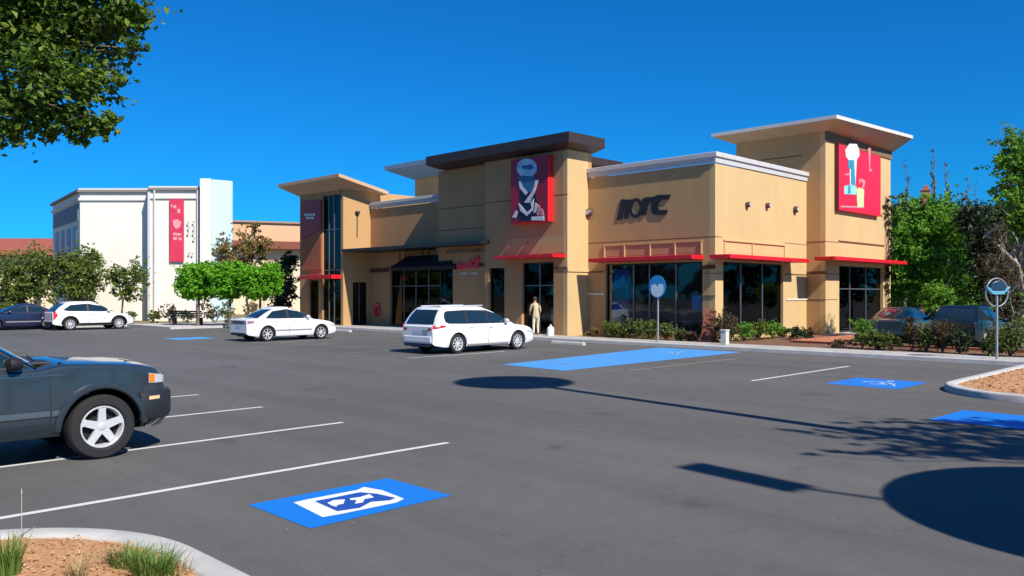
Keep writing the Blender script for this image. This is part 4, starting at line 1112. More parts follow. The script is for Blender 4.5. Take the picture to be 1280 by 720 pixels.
t = thing('meter_post', 'slim grey post with dark blue domed head and hoop at the right kerb', 'sign', (27.55, 7.1, .13), R(-38))
m = MB(); m.tube((0,0,0),(0,0,1.95),.035,seg=10); m.build('pole', GAL, t, smooth=40)
m = MB(); m.prism([(.26*math.cos(R(a)),-.09,2.12+.20*math.sin(R(a))) for a in range(0,181,12)]+[(-.2,-.09,2.03),(.2,-.09,2.03)], (0,.16,0)); hd = m.build('head', pm('head_navy', (.012,.045,.09), .3), t, bevel=.015)
m = MB(); m.prism([(-.36,-.08,2.16),(-.36,-.08,2.10),(-.17,-.08,1.92),(.17,-.08,1.92),(.36,-.08,2.10),(.36,-.08,2.16),(.24,-.08,2.10),(.12,-.08,2.02),(-.12,-.08,2.02),(-.24,-.08,2.10)], (0,.13,0)); m.build('collar', pm('collar_teal', (.10,.35,.48), .35), t, bevel=.01)
m = MB()
hp = [(.36*math.cos(R(a))*1.0, 0, 1.98+.42*math.sin(R(a))) for a in list(range(-80,261,17))]
for a, b in zip(hp, hp[1:]): m.tube(a, b, .018, seg=6)
m.build('hoop', GAL, t, smooth=40)
# white utility stub by the planting
m = MB(); m.box((-.12,-.12,0),(.12,.12,.52)); m.prism([(-.14,-.14,.521),(.14,-.14,.521),(.14,.14,.521),(-.14,.14,.521)],(0,0,.05))
ob = m.build('bollard', pm('pale_concrete', (.55,.53,.48), .8, var=.1, vscale=5), bevel=.015); ob.location = (28.2, YX(906,28.2), .13)
tag(ob, 'short pale square bollard on the pavement near the shop corner', 'bollard')
m = MB()
for k in range(14):
    a = rnd.uniform(0,6.28); m.tube((.1*math.cos(a),.1*math.sin(a),0),(.35*math.cos(a)+rnd.uniform(-.1,.1),.35*math.sin(a),rnd.uniform(.5,1.0)),.02,.005,5)
# dark bench on the left corner
t = thing('park_bench', 'dark slatted bench on the pavement corner left of the white sedan', 'bench', (22.3, 50.0, .125), R(45+90))
bt = pm('bench_dark', (.035,.03,.03), .6)
m = MB(); [m.box((-.95,y,.42),(.95,y+.10,.46)) for y in (-.25,-.12,.01,.14)]; m.build('seat', bt, t)
m = MB(); [m.box((-.95,.28,z),(.95,.32,z+.10)) for z in (.52,.65,.78)]; m.build('backrest', bt, t)
for s in (-.8,.8):
    m = MB(); m.box((s-.03,-.25,0),(s+.03,.30,.42)); m.box((s-.03,.321,0),(s+.03,.36,.88)); m.build('leg', bt, t)
# ================= vegetation =================
BARK = pm('bark', (.10,.07,.05), .95, col2=(.20,.15,.11), vscale=9, bump=.8, bscale=25, stretch=(1,1,.25))
BARKL = pm('pale_bark', (.26,.22,.18), .95, col2=(.42,.38,.32), vscale=9, bump=.6, bscale=25, stretch=(1,1,.25))
LM = dict(
 near=leafmat('leaf_near', [(.035,.080,.010),(.085,.17,.016),(.16,.26,.024),(.045,.10,.014),(.26,.33,.04)], .40),
 mid=leafmat('leaf_olive', [(.05,.080,.015),(.105,.155,.024),(.165,.225,.035),(.07,.11,.02)], .28),
 lime=leafmat('leaf_lime', [(.07,.24,.008),(.13,.38,.012),(.20,.48,.018),(.09,.30,.01)], .3),
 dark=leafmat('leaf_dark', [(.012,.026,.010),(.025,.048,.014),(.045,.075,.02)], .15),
 green=leafmat('leaf_green', [(.07,.19,.018),(.14,.34,.028),(.24,.46,.045),(.09,.22,.02)], .5),
 tan=leafmat('leaf_tan', [(.20,.11,.03),(.28,.20,.06),(.12,.12,.03),(.33,.26,.10)], .3),
 shrub=leafmat('leaf_shrub', [(.05,.085,.015),(.11,.16,.025),(.20,.24,.045),(.04,.06,.015)], .25),
 rust=leafmat('leaf_rust', [(.05,.035,.02),(.10,.05,.02),(.04,.06,.02),(.16,.07,.03)], .2),
)
def leafmesh(blobs, n, size, seed, clump=14, spread=.28, aspect=.55, shell=.55, droop=0.0, lump=.18, flat_top=None):
    """blobs: (x,y,z,rx,ry,rz). leaves gathered in twig-sized clumps through each lobe's volume"""
    rg = random.Random(seed); m = MB()
    vol = [b[3]*b[4]*b[5] for b in blobs]; tot = sum(v**.75 for v in vol)
    for b, v in zip(blobs, vol):
        k = int(n*(v**.75)/tot/clump)+1
        for _ in range(k):
            while True:
                d = Vector((rg.gauss(0,1), rg.gauss(0,1), rg.gauss(0,1)))
                if d.length > .01: break
            d.normalize()
            r = (shell+(1-shell)*rg.random())*(1+rg.gauss(0,lump)) if rg.random() < .8 else rg.random()*shell
            c = Vector((b[0]+d.x*b[3]*r, b[1]+d.y*b[4]*r, b[2]+d.z*b[5]*r))
            if flat_top and c.z > flat_top: c.z = flat_top-rg.random()*.1
            sp = spread*min(b[3],b[4],b[5],1.6)*(.6+.8*rg.random())
            ax = Vector((rg.gauss(0,1), rg.gauss(0,1), rg.gauss(0,.6)-droop)).normalized()
            for _ in range(clump):
                t = rg.gauss(0,.8)
                p = c+ax*(t*sp)+Vector((rg.gauss(0,.35), rg.gauss(0,.35), rg.gauss(0,.35)))*sp
                s = size*(.6+.8*rg.random())
                u = (ax*.6+Vector((rg.gauss(0,1), rg.gauss(0,1), rg.gauss(0,.8)-droop))).normalized()
                w = u.cross(Vector((rg.gauss(0,1), rg.gauss(0,1), rg.gauss(0,1)))).normalized()
                q = u.cross(w)*(.18*s)
                n0 = len(m.v)
                m.v += [tuple(p-u*s*.5), tuple(p+w*s*aspect*.5+q), tuple(p+u*s*.5), tuple(p-w*s*aspect*.5+q)]
                m.f.append((n0,n0+1,n0+2,n0+3))
    return m
LS = [1.0]
def limbs(m, rg, p0, p1, r0, r1, seg=5, wob=.06):
    p0 = Vector(p0); p1 = Vector(p1); L_ = (p1-p0).length; prev = p0; pr = r0
    for i in range(1, seg+1):
        t = i/seg; p = p0.lerp(p1, t)+Vector((rg.gauss(0,wob), rg.gauss(0,wob), 0))*L_*(1 if i < seg else .3)
        r = r0+(r1-r0)*t; m.tube(prev, p, pr, r, 8); prev = p; pr = r
    return prev
def tree(name, label, base, blobs, n, size, lm, trunk_r=.12, seed=1, group=None, fork=None, bark=None, twigs=1, limb=1.0, **k):
    rg = random.Random(seed)
    base = Vector(base); t = thing(name, label, 'tree', tuple(base), 0, group)
    T = Matrix.Translation(-base)
    cz = min(b[2]-b[5]*.4 for b in blobs); cx = sum(b[0] for b in blobs)/len(blobs); cy = sum(b[1] for b in blobs)/len(blobs)
    f = Vector(fork) if fork else Vector((base.x+(cx-base.x)*.3, base.y+(cy-base.y)*.3, base.z+(cz-base.z)*.85))
    m = MB(); m.lathe((base.x,base.y,base.z),(0,0,1),[(trunk_r*1.7,-.03),(trunk_r*1.25,.12),(trunk_r,.35)],10)
    limbs(m, rg, (base.x,base.y,base.z+.3), f, trunk_r, trunk_r*.75, 5, .02)
    for b in blobs:
        c = Vector(b[:3]); e = limbs(m, rg, f, c, trunk_r*.6*limb, trunk_r*.18*limb, 5, .05)
        for _ in range(4*twigs):
            d = Vector((rg.gauss(0,1)*b[3], rg.gauss(0,1)*b[4], rg.gauss(0,1)*b[5]))*.62*limb
            limbs(m, rg, c-(c-f)*rg.random()*.3, c+d, trunk_r*.16*limb, trunk_r*.04, 3, .06)
    m.xf(T); m.build('trunk', bark or BARK, t, smooth=60, recalc=False)
    lf = leafmesh(blobs, n, size, seed, **k); lf.xf(T); lf.build('crown', LM[lm], t, recalc=False)
    return t
def pb(px, py, D, rpx, rpy=None, rd=None):       # lobe of a crown surveyed at distance D
    rx = rpx*D/F; rz = (rpy or rpx)*D/F; p = pd(px, D, H+(HY-py)*D/F); return (p.x, p.y, p.z, rx, rx if rd is None else rd, rz)
def shrub(name, label, x, y, z, r, h, n, lm, size, seed, group=None, cat='shrub', **k):
    t = thing(name, label, cat, (x,y,z), 0, group)
    m = MB(); rg = random.Random(seed)
    for _ in range(6):
        a = rg.uniform(0,6.28); m.tube((0,0,0),(r*.6*math.cos(a), r*.6*math.sin(a), h*rg.uniform(.5,.85)), .02, .008, 5)
    m.build('stem', BARK, t, recalc=False)
    b = [(rg.uniform(-.35,.35)*r, rg.uniform(-.35,.35)*r, h*rg.uniform(.45,.6), r*rg.uniform(.6,.8), r*rg.uniform(.6,.8), h*.45) for _ in range(3)]
    leafmesh(b, n, size, seed, **k).build('foliage', LM[lm], t, recalc=False)
    return t

# near tree, top left (trunk stands left of the frame)
D0 = 12.4
bl = [pb(70,-60,D0,125,90), pb(35,20,D0,80), pb(112,40,D0+.3,62,55), pb(150,22,D0,34,30), pb(60,95,D0-.3,58,45), pb(20,135,D0,38,38), pb(112,105,D0,40,36), pb(75,140,D0,34,24),
      pb(132,152,D0,17,13), pb(-90,40,D0,130,150), pb(-20,-130,D0+.6,140,100), pb(130,-90,D0,70,60), pb(2,165,D0,14,22), pb(166,62,D0,16,18), pb(160,12,D0,26,24), pb(50,152,D0,38,26), pb(92,158,D0,34,20), pb(132,158,D0,18,18), pb(18,166,D0,26,20), pb(150,95,D0,14,16), pb(172,30,D0,14,12)]
bs = pd(-140, 13.0)
tree('broadleaf_tree', 'leafy dark green tree overhanging the top left corner of the view', bs, bl, 42000, .105, 'near', .16, seed=3, clump=12, spread=.30, shell=.30, lump=.10, aspect=.6, limb=.34, fork=pd(-135,13,5.9))

# left middle distance
G1 = 'trees in front of the pale building on the left'
tree('street_tree', 'rounded olive green tree at the far left edge above the dark car', pd(22,57,.1), [pb(18,340,57,26,26), pb(48,335,57,30,28), pb(40,362,57,34,22), pb(8,370,57,22,20)], 4200, .26, 'mid', .13, seed=11, group=G1, shell=.4)
tree('street_tree', 'dense olive green tree directly behind the white hatchback', pd(96,57,.1), [pb(84,335,57,24,26), pb(108,338,57,24,26), pb(98,362,57,32,20), pb(112,322,58,13,15)], 4200, .26, 'mid', .13, seed=12, group=G1, shell=.4)
tree('street_tree', 'small open olive tree against the white wall right of the hatchback', pd(152,56,.1), [pb(145,345,56,17,18), pb(168,343,56,20,19), pb(158,365,56,22,14)], 1900, .22, 'mid', .08, seed=13, group=G1, shell=.35)
G2 = 'clipped bright green trees left of the restaurant'
for i, (px, lb) in enumerate(((247,'leftmost of the clipped bright green flat topped trees'),(287,'middle of the clipped bright green flat topped trees'),(325,'rightmost clipped bright green flat topped tree, behind the white sedan'))):
    D = 50-.6*i
    zt = H+(HY-329)*D/F
    tree('clipped_tree', lb, pd(px,D,.1), [pb(px-13,350,D,16,20), pb(px+13,349,D,16,22), pb(px,345,D,20,16), pb(px-4,362,D,19,13), pb(px+8,362,D,16,12)], 8200, .20, 'lime', .09, seed=20+i, group=G2, shell=.55, lump=.06, flat_top=zt, spread=.22)
tree('tan_leaved_tree', 'tan and rust leaved tree above the clipped green trees', pd(310,60,.1), [pb(280,312,60,16,20), pb(308,305,60,20,22), pb(328,312,60,16,20), pb(300,328,60,30,14), pb(318,286,60,9,10)], 2600, .26, 'tan', .10, seed=31, shell=.3, bark=BARKL)
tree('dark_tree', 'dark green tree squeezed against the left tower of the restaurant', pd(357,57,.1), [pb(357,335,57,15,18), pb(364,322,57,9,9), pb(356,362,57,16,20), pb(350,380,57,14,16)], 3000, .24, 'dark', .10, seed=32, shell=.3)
hedge_l = leafmesh([tuple(pd(5+9*k, 54.6-.4*k, .75))+(.7,.7,.75) for k in range(-8,2)], 5200, .16, 41, shell=.5)
tag(hedge_l.build('low_hedge', LM['shrub'], recalc=False), 'low yellow green hedge at the far left beside the dark car', 'hedge')
G3 = 'small plants at the foot of the pale building'
for i, (px, r, lm, lb) in enumerate(((192,.45,'shrub','small yellow green plant at the pier of the pale building'),(212,.75,'rust','dark plant on the verge below the pink banner'),(234,.5,'shrub','small plant between the pink banner and the bench'),(163,.45,'mid','small plant on the verge right behind the white hatchback'),(268,.9,'rust','tangled brownish shrub under the clipped trees, left'),(285,.8,'shrub','yellowish shrub under the clipped trees, right'),(318,.8,'tan','tan shrub behind the roof of the white sedan'))):
    p = pd(px, 55-.3*i, .1); shrub('verge_plant', lb, p.x, p.y, .1, r, r*1.5+.2, 420, lm, .16, 50+i, G3, 'plant')

# planting strip in front of the shop
G4 = 'shrubs in the planting strip before the restaurant'
def strip_shrub(px, X, r, h, n, lm, lb, seed, size=.10, **k):
    y = YX(px, X); shrub('planting_shrub', lb, X, y, .1, r, h, n, lm, size, seed, G4, **k)
for i,(px,r,h,lm,lb) in enumerate(((741,.35,.45,'tan','small yellowish plant at the left end of the planting strip'),(764,.55,.75,'shrub','first rounded shrub under the left pane of the big window'),(778,.45,.7,'shrub','second rounded shrub under the blue poster'),
      (795,.6,.85,'mid','tall green shrub left of the round blue sign'),(811,.6,.8,'shrub','shrub just left of the round sign pole'),(832,.5,.7,'shrub','shrub just right of the round sign pole'),(849,.42,.55,'shrub','low yellow green shrub right of the sign pole'),(863,.38,.45,'rust','dark low plant before the terracotta board'))):
    strip_shrub(px, 29.6, r, h, 900, lm, lb, 70+i)
for i,(px,Y,r,h,lm,lb,n) in enumerate(((897,17.7,.75,1.35,'rust','tall dark reddish shrub at the corner of the shop by the pale bollard',1500),(912,17.4,.55,1.0,'dark','dark upright shrub left under the side window',900),(930,17.4,.6,.8,'green','green shrub under the left pane of the side window',1000),(948,17.4,.6,.78,'mid','green shrub under the middle of the side window',1000),(966,17.4,.6,.75,'green','green shrub under the right pane of the side window',1000),(980,17.4,.45,.6,'shrub','yellowish plant at the right end of the side window',600),
      (998,16.2,.55,.55,'dark','low dark shrub near the foot of the corner tower',800),(1010,16.0,.35,.4,'rust','small reddish plant before the corner tower',500))):
    x = XY(px, Y); shrub('planting_shrub', lb, x, Y, .1, r, h, n, lm, .10, 90+i, G4)
for i,(px,X,r,h,lm,lb,n) in enumerate(((1050,29.6,.5,.32,'rust','low reddish ground plant before the corner tower door',500),(1078,30.2,.45,1.15,'green','slim green sapling before the glazed corner tower',700),(1098,30.0,.6,.75,'mid','broad green shrub before the left dark car',1300),(1112,29.7,.5,.6,'shrub','yellowish shrub before the left dark car',700),
      (1140,30.0,.40,1.3,'rust','brown wispy shrub between the two dark cars, left',700),(1158,30.0,.55,.9,'mid','olive shrub between the two dark cars',800),(1178,29.9,.45,1.2,'rust','brown grassy shrub at the front of the right dark car',700),(1200,29.8,.5,.85,'dark','dark shrub below the right dark car',800),(1262,29.4,.7,1.0,'shrub','yellow green bush right of the domed meter post',1300),(1290,29.4,.9,1.3,'shrub','yellow green bush at the right picture edge',1300),(1238,29.8,.45,.7,'shrub','small yellow bush left of the domed meter post',500))):
    strip_shrub(px, X, r, h, n, lm, lb, 110+i)
# arching dry grass fronds between the cars
for i,(px,h,lb) in enumerate(((1148,1.7,'arching brown grass clump before the left dark car'),(1172,1.5,'arching brown grass clump before the right dark car'))):
    y = YX(px, 30.3); t = MB(); rg = random.Random(300+i)
    for _ in range(90):
        a = rg.uniform(-2.4,.4); L_ = h*rg.uniform(.6,1.1); pr = Vector((0,0,0)); w_ = .014
        prow = []
        for k in range(7):
            s_ = k/6; rr = L_*.75*s_**1.4; z = L_*math.sin(s_*2.1)*.62
            c = Vector((rr*math.cos(a), rr*math.sin(a), z)); sd_ = Vector((-math.sin(a), math.cos(a), 0))*w_*(1-s_*.9)
            prow.append([c-sd_, c+sd_])
        t.grid(prow)
    o = t.build('ornamental_grass', LM['rust'] if i else LM['tan'], recalc=False); o.location = (30.3, y, .1); tag(o, lb, 'grass clump', 'arching brown grasses')
# creeper on the corner tower edge
bl = [(TX1-.55+.25*math.sin(z*1.7), TY-.12, z, .32+.12*math.sin(z*2.3), .14, .40) for z in [x*.42 for x in range(1,18)]]
cr = thing('climbing_plant', 'sparse climbing plant with reddish leaves on the right edge of the corner tower', 'plant', (TX1-.6, TY-.2, .1))
Tc = Matrix.Translation(-Vector(cr.location)); m = MB(); rg = random.Random(5)
for k in range(4):
    pr = Vector((TX1-.7+.2*k, TY-.06, .1))
    for z in range(1,16):
        q = Vector((TX1-.6+.3*math.sin(z*.7+k*1.9), TY-.05-.03*rg.random(), .1+z*.48)); m.tube(pr, q, .018, .016, 5, False); pr = q
m.xf(Tc); m.build('stem', BARK, cr, recalc=False)
lf = leafmesh(bl, 2300, .12, 77, shell=.2, lump=.3); lf.xf(Tc); lf.build('foliage', LM['rust'], cr, recalc=False)

# right background
G5 = 'trees behind the side lot on the right'
tree('broad_tree', 'big bright green tree right of the corner tower', pd(1160,50,0), [pb(1140,300,50,34,40), pb(1178,285,50,38,38), pb(1160,340,50,50,38), pb(1205,330,51,34,36), pb(1122,350,50,26,36), pb(1190,370,50,42,26), pb(1150,262,50,18,20), pb(1198,282,50,18,16), pb(1125,275,50,12,16)], 12500, .30, 'green', .22, seed=61, group=G5, shell=.5)
tree('broad_tree', 'olive tree top showing just above the big green tree', pd(1128,60,0), [pb(1122,262,60,16,20), pb(1135,290,60,26,24), pb(1180,262,62,24,16)], 3600, .28, 'mid', .18, seed=62, group=G5, shell=.35)
tree('young_tree', 'young light green tree standing behind the left dark car', pd(1172,41,0), [pb(1172,366,41,22,16), pb(1160,380,41,14,10), pb(1184,376,41,12,12)], 1700, .17, 'green', .06, seed=63, bark=BARKL, shell=.3)
Dc = 33
tree('columnar_tree', 'tall dark green columnar tree at the right picture edge', pd(1278,Dc,0), [pb(1262,200,Dc,20,28), pb(1284,205,Dc,28,44), pb(1270,245,Dc,26,36), pb(1296,280,Dc,32,50), pb(1266,282,Dc,14,24), pb(1300,190,Dc,22,34), pb(1262,176,Dc,9,13), pb(1310,340,Dc,34,50)], 12000, .17, 'green', .15, seed=64, bark=BARKL, shell=.5, spread=.24)
tree('bare_vine_tree', 'grey twiggy half bare tree in front of the columnar tree', pd(1268,31.5,0), [pb(1262,350,31.5,26,46), pb(1240,330,32,22,40), pb(1276,400,31.5,20,40), pb(1250,290,32,18,28)], 2600, .10, 'rust', .09, seed=65, bark=BARKL, twigs=5, limb=.4, shell=.2)
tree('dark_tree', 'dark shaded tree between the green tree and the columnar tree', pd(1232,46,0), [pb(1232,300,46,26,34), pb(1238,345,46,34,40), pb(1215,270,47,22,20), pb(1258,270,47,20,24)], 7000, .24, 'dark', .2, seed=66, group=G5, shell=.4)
# thin wispy poplars against the sky
G6 = 'thin bare poplars rising above the hedge'
for i,(px,top,lb) in enumerate(((1133,208,'leftmost thin wispy poplar above the hedge'),(1167,188,'tallest thin wispy poplar, right of the brown chimney'),(1184,204,'third thin poplar rising above the hedge'),(1210,224,'fourth, low wispy poplar above the dark hedge'),(1222,236,'short wispy poplar near the dark tree top'))):
    D = 72; zt = H+(HY-top)*D/F
    b_ = []; z = zt
    while z > 8.5: b_.append(tuple(pd(px+rnd.uniform(-3,3), D, z))+(.3,.3,.7)); z -= 1.0
    if not b_: b_ = [tuple(pd(px, D, zt-.6))+(.3,.3,.6)]
    p = pd(px, D, 0)
    tree('thin_poplar', lb, p, b_, 22*len(b_), .13, 'mid', .09, seed=400+i, group=G6, fork=(p.x, p.y, zt-2.5 if zt-2.5>1 else 2), bark=BARK, shell=.1, clump=6, lump=.4)
# tall dark hedge closing the right side
hb = [tuple(pd(1105+k*16, 62-.2*k, z))+(1.4,1.2,1.5) for k in range(0,16) for z in (1.3,3.4,5.5,7.2)]
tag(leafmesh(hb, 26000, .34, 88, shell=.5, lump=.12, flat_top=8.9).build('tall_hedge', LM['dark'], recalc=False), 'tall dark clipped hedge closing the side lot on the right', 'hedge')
# brown chimney
p = pd(1157, 75); m = MB(); zt = H+(HY-232)*75/F
m.box((-.36,-.36,0),(.36,.36,zt-.5)); m.box((-.42,-.42,zt-.5),(.42,.42,zt-.35)); m.box((-.2,-.2,zt-.35),(.2,.2,zt))
o = m.build('brick_chimney', BRK, bevel=.02); o.location = p; o.rotation_euler = (0,0,R(20)); tag(o, 'brown brick chimney poking above the green tree on the right', 'chimney')

# ================= background buildings =================
WST = pm('white_stucco', (.78,.73,.64), .9, var=.04, vscale=.6, bump=.15, bscale=25)
WST2 = pm('white_stucco_grey', (.60,.58,.56), .9, var=.06, vscale=.6)
WTR = pm('brown_cornice', (.24,.20,.18), .8); WMO = pm('moulding_white', (.70,.67,.62), .8)
def camprism(pts, z0, z1):
    P = [pd(px, D, z0) for px, D in pts]; m = MB(); m.prism(P, (0,0,z1-z0)); return m
wb_ = thing('pale_building', 'white stucco building with pink banner pier and brown cornice at the far left', 'building', tuple(pd(140,64)))
TW = Matrix.Translation(-Vector(wb_.location))
def wp(m, nm, mat, par=None): m.xf(TW); return m.build(nm, mat, par or wb_)
wp(camprism([(100,60),(188,60),(188,72),(66,69.5)], 0, 9.35), 'wall', WST)
wp(camprism([(186,58.8),(252,58.8),(252,70),(186,70)], 0, 9.35), 'wall', WST)
wp(camprism([(250,58.2),(264,58.2),(264,64),(250,64)], 0, 10.1), 'wall', WST)
def cam_off(pts, d): 
    cx_ = sum(p[0] for p in pts)/len(pts); cD = sum(p[1] for p in pts)/len(pts)
    return [(p[0]+(-d*18 if p[0]<cx_ else d*18), p[1]+(-d if p[1]<cD else d)) for p in pts]
for pts in ([(100,60),(188,60),(188,72),(66,69.5)], [(188,58.8),(251,58.8),(251,70),(188,70)]):
    wp(camprism(cam_off(pts,.12), 8.75, 8.95), 'moulding', WMO)
    wp(camprism(cam_off(pts,.20), 9.35, 9.52), 'cornice', WTR)
    wp(camprism(cam_off(pts,.12), 9.52, 9.62), 'coping', WMO)
# pilaster strip and left face details
wp(camprism([(184.5,58.7),(188,58.7),(188,58.9),(184.5,58.9)], 0, 9.33), 'pilaster_joint', WST2)
wp(camprism([(192,58.6),(194,58.6),(194,58.9),(192,58.9)], 0, 9.33), 'pilaster_joint', WST2)
wp(camprism([(246,58.6),(248.5,58.6),(248.5,58.9),(246,58.9)], 0, 9.33), 'pilaster_joint', WST2)
fa = pd(99.6,60.02); fb = pd(66,69.5); dv = (fb-fa); nrm = Vector((dv.y,-dv.x,0)).normalized()
if nrm.dot(pd(60,60)-fa) < 0: nrm = -nrm
def lf_box(t0,t1,z0,z1,nm,mat,pr=.05):
    a = fa+dv*t0; b = fa+dv*t1; m = MB(); m.prism([(a.x,a.y,z0),(b.x,b.y,z0),(b.x,b.y,z1),(a.x,a.y,z1)], nrm*pr); wp(m, nm, mat)
lf_box(.04,.96,7.4,8.6,'wall_band', pm('grey_band',(.20,.23,.28),.8))
for k in range(4): lf_box(.10+.22*k,.22+.22*k,3.6,7.0,'window', pm('slit_window',(.13,.16,.21),.4), .03)
# banner
bn = thing('vertical_banner', 'tall narrow pink red banner with pale figures on the white building pier', 'banner', tuple(pd(221,58.7)))
TB = Matrix.Translation(-Vector(bn.location)); DB_ = 58.62
zt, zb = H+(HY-249)*DB_/F, H+(HY-327)*DB_/F
m = camprism([(212,DB_),(230,DB_),(230,DB_+.08),(212,DB_+.08)], zb, zt); m.xf(TB); m.build('banner_cloth', pm('banner_pink', (.62,.035,.085), .6, var=.15, vscale=1.5), bn)
def fb_(x, y): return pd(180+x/3.0, DB_-.01, H+(HY-(200+y/3.0))*DB_/F)
for pts in ([(108,172),(118,168),(122,180),(112,182)],[(124,186),(134,182),(136,198),(126,200)],[(108,226),(124,222),(140,232),(134,252),(120,258),(110,246)],[(110,272),(140,276),(138,284),(108,282)],[(108,290),(124,288),(122,300),(110,300)],[(128,290),(142,292),(140,302),(130,300)],[(100,168),(104,166),(106,176),(102,178)]):
    m = MB(); trace(m, pts, lambda x,y: fb_(x,y), 0,0,1, (0.01,-.01,0)); m.xf(TB); m.build('banner_mark', pm('banner_pale', (.80,.30,.36), .6), bn)
# little dark letters beside the banner
lm_ = thing('wall_lettering', 'column of tiny grey letters on the white wall right of the pink banner', 'sign', tuple(pd(240,58.7)))
TL = Matrix.Translation(-Vector(lm_.location))
for i,(x,y) in enumerate(((162,230),(182,228),(164,248),(184,250),(182,268),(184,290),(162,268),(166,345),(178,348))):
    m = MB(); trace(m, [(x,y),(x+5,y),(x+5,y+9),(x,y+10)], lambda a,b: fb_(a,b), 0,0,1, (0.03,-.02,0)); m.xf(TL); m.build('letter', pm('letter_grey', (.42,.40,.38), .7), lm_)
# plain block added in place of a pale blue hazy smear
m = camprism([(264,60),(291,61),(291,66),(264,66)], 0, H+(HY-224)*60/F)
tag(m.build('haze_block', pm('pale_blue_haze', (.46,.62,.70), .8, var=.04, vscale=1), bevel=.08), 'plain block standing in for a pale blue hazy smear at the right end of the white building', 'building')
# peach building
pc = thing('peach_building', 'long low peach building with brown band and small windows beyond the clipped trees', 'building', tuple(pd(320,78)))
TP = Matrix.Translation(-Vector(pc.location))
def pp(m, nm, mat): m.xf(TP); return m.build(nm, mat, pc)
zt = H+(HY-277)*76/F
PE = pm('peach_stucco', (.66,.38,.22), .9, var=.06, vscale=.6); PE2 = pm('cream_stucco', (.70,.58,.42), .9, var=.05, vscale=.6)
pp(camprism([(255,76),(400,80),(400,95),(255,95)], 0, 6.2), 'wall', PE2)
pp(camprism([(253,75.4),(402,79.4),(402,95.4),(253,95.4)], 6.9, zt), 'parapet', PE)
pp(camprism([(252,75.0),(403,79.0),(403,95.9),(252,95.9)], 6.2, 6.9), 'band', pm('brown_fascia', (.20,.06,.035), .8))
pp(camprism([(252,75.2),(403,79.2),(403,95.7),(252,95.7)], zt, zt+.15), 'coping', pm('coping_tan', (.35,.22,.15), .8))
for px in (268,282,296,346,352,358,366): pp(camprism([(px,75.9),(px+3.5,75.9),(px+3.5,76.4),(px,76.4)], 4.2, 5.4), 'window', pm('small_window', (.10,.09,.09), .3))
pp(camprism([(281,75.6),(291,75.6),(291,76.2),(281,76.2)], 0, 3.2), 'door_surround', pm('orange_stucco', (.62,.24,.07), .9))
pp(camprism([(325,75.6),(331,75.6),(331,76.2),(325,76.2)], 0, 2.9), 'column', PE2)
# red roofed building far left
rr_ = thing('red_roofed_building', 'low beige building with red tiled roof behind the trees at the far left', 'building', tuple(pd(20,82)))
TR = Matrix.Translation(-Vector(rr_.location))
m = camprism([(-120,80),(69,82),(69,98),(-120,98)], 0, 5.7); m.xf(TR); m.build('wall', PE2, rr_)
z1, z2 = H+(HY-306)*79/F, H+(HY-293)*84/F
a, b_, c, d = pd(-125,78.5), pd(70,80.5), pd(70,90), pd(-125,90)
m = MB(); m.poly([(a.x,a.y,z1-.5),(b_.x,b_.y,z1-.5),(c.x,c.y,z2),(d.x,d.y,z2)]); m.poly([(a.x,a.y,z1-.9),(b_.x,b_.y,z1-.9),(b_.x,b_.y,z1-.5),(a.x,a.y,z1-.5)]); m.poly([(a.x,a.y,z1-.9),(b_.x,b_.y,z1-.9),(c.x,c.y,z1-.9),(d.x,d.y,z1-.9)])
m.poly([(b_.x,b_.y,z1-.9),(c.x,c.y,z1-.9),(c.x,c.y,z2),(b_.x,b_.y,z1-.5)])
m.xf(TR); m.build('roof', pm('red_tile', (.26,.055,.03), .85, col2=(.38,.11,.06), vscale=1.5, bump=.5, bscale=6), rr_)
for px in (-20,2,24,46): 
    m = camprism([(px,79.9),(px+8,79.98),(px+8,80.6),(px,80.5)], 1.6, 3.4); m.xf(TR); m.build('window', MC['small_window'], rr_)
# unseen tree belts, added to darken the window reflections and the sky fill
for nm, pts, lb in (('added_tree_belt', [(-48, y, 5) for y in range(-50, 150, 7)], 'added belt of dark trees behind the camera, darkening what the front windows mirror'),('added_tree_belt', [(x, -52, 5) for x in range(-45, 175, 7)], 'added belt of dark trees behind the camera, darkening what the side windows mirror')):
    m = leafmesh([(x+rnd.uniform(-1.5,1.5), y+rnd.uniform(-1.5,1.5), z+rnd.uniform(-.6,1.2), 5, 5, 5.5+rnd.uniform(-1,1.5)) for x, y, z in pts], 12000, 1.5, 95, shell=.5, lump=.12)
    tag(m.build(nm, LM['dark'], recalc=False), lb, 'trees', kind='stuff')
# low peach wall + hedge line filling the horizon further out
hb = [tuple(pd(-260+k*40, 150, 2.0))+(4.5,3,3.2) for k in range(0,17)]
tag(leafmesh(hb, 9000, .9, 91, shell=.6, lump=.12).build('distant_hedge', LM['dark'], recalc=False), 'far dark line of trees low on the left horizon', 'trees', kind='stuff')

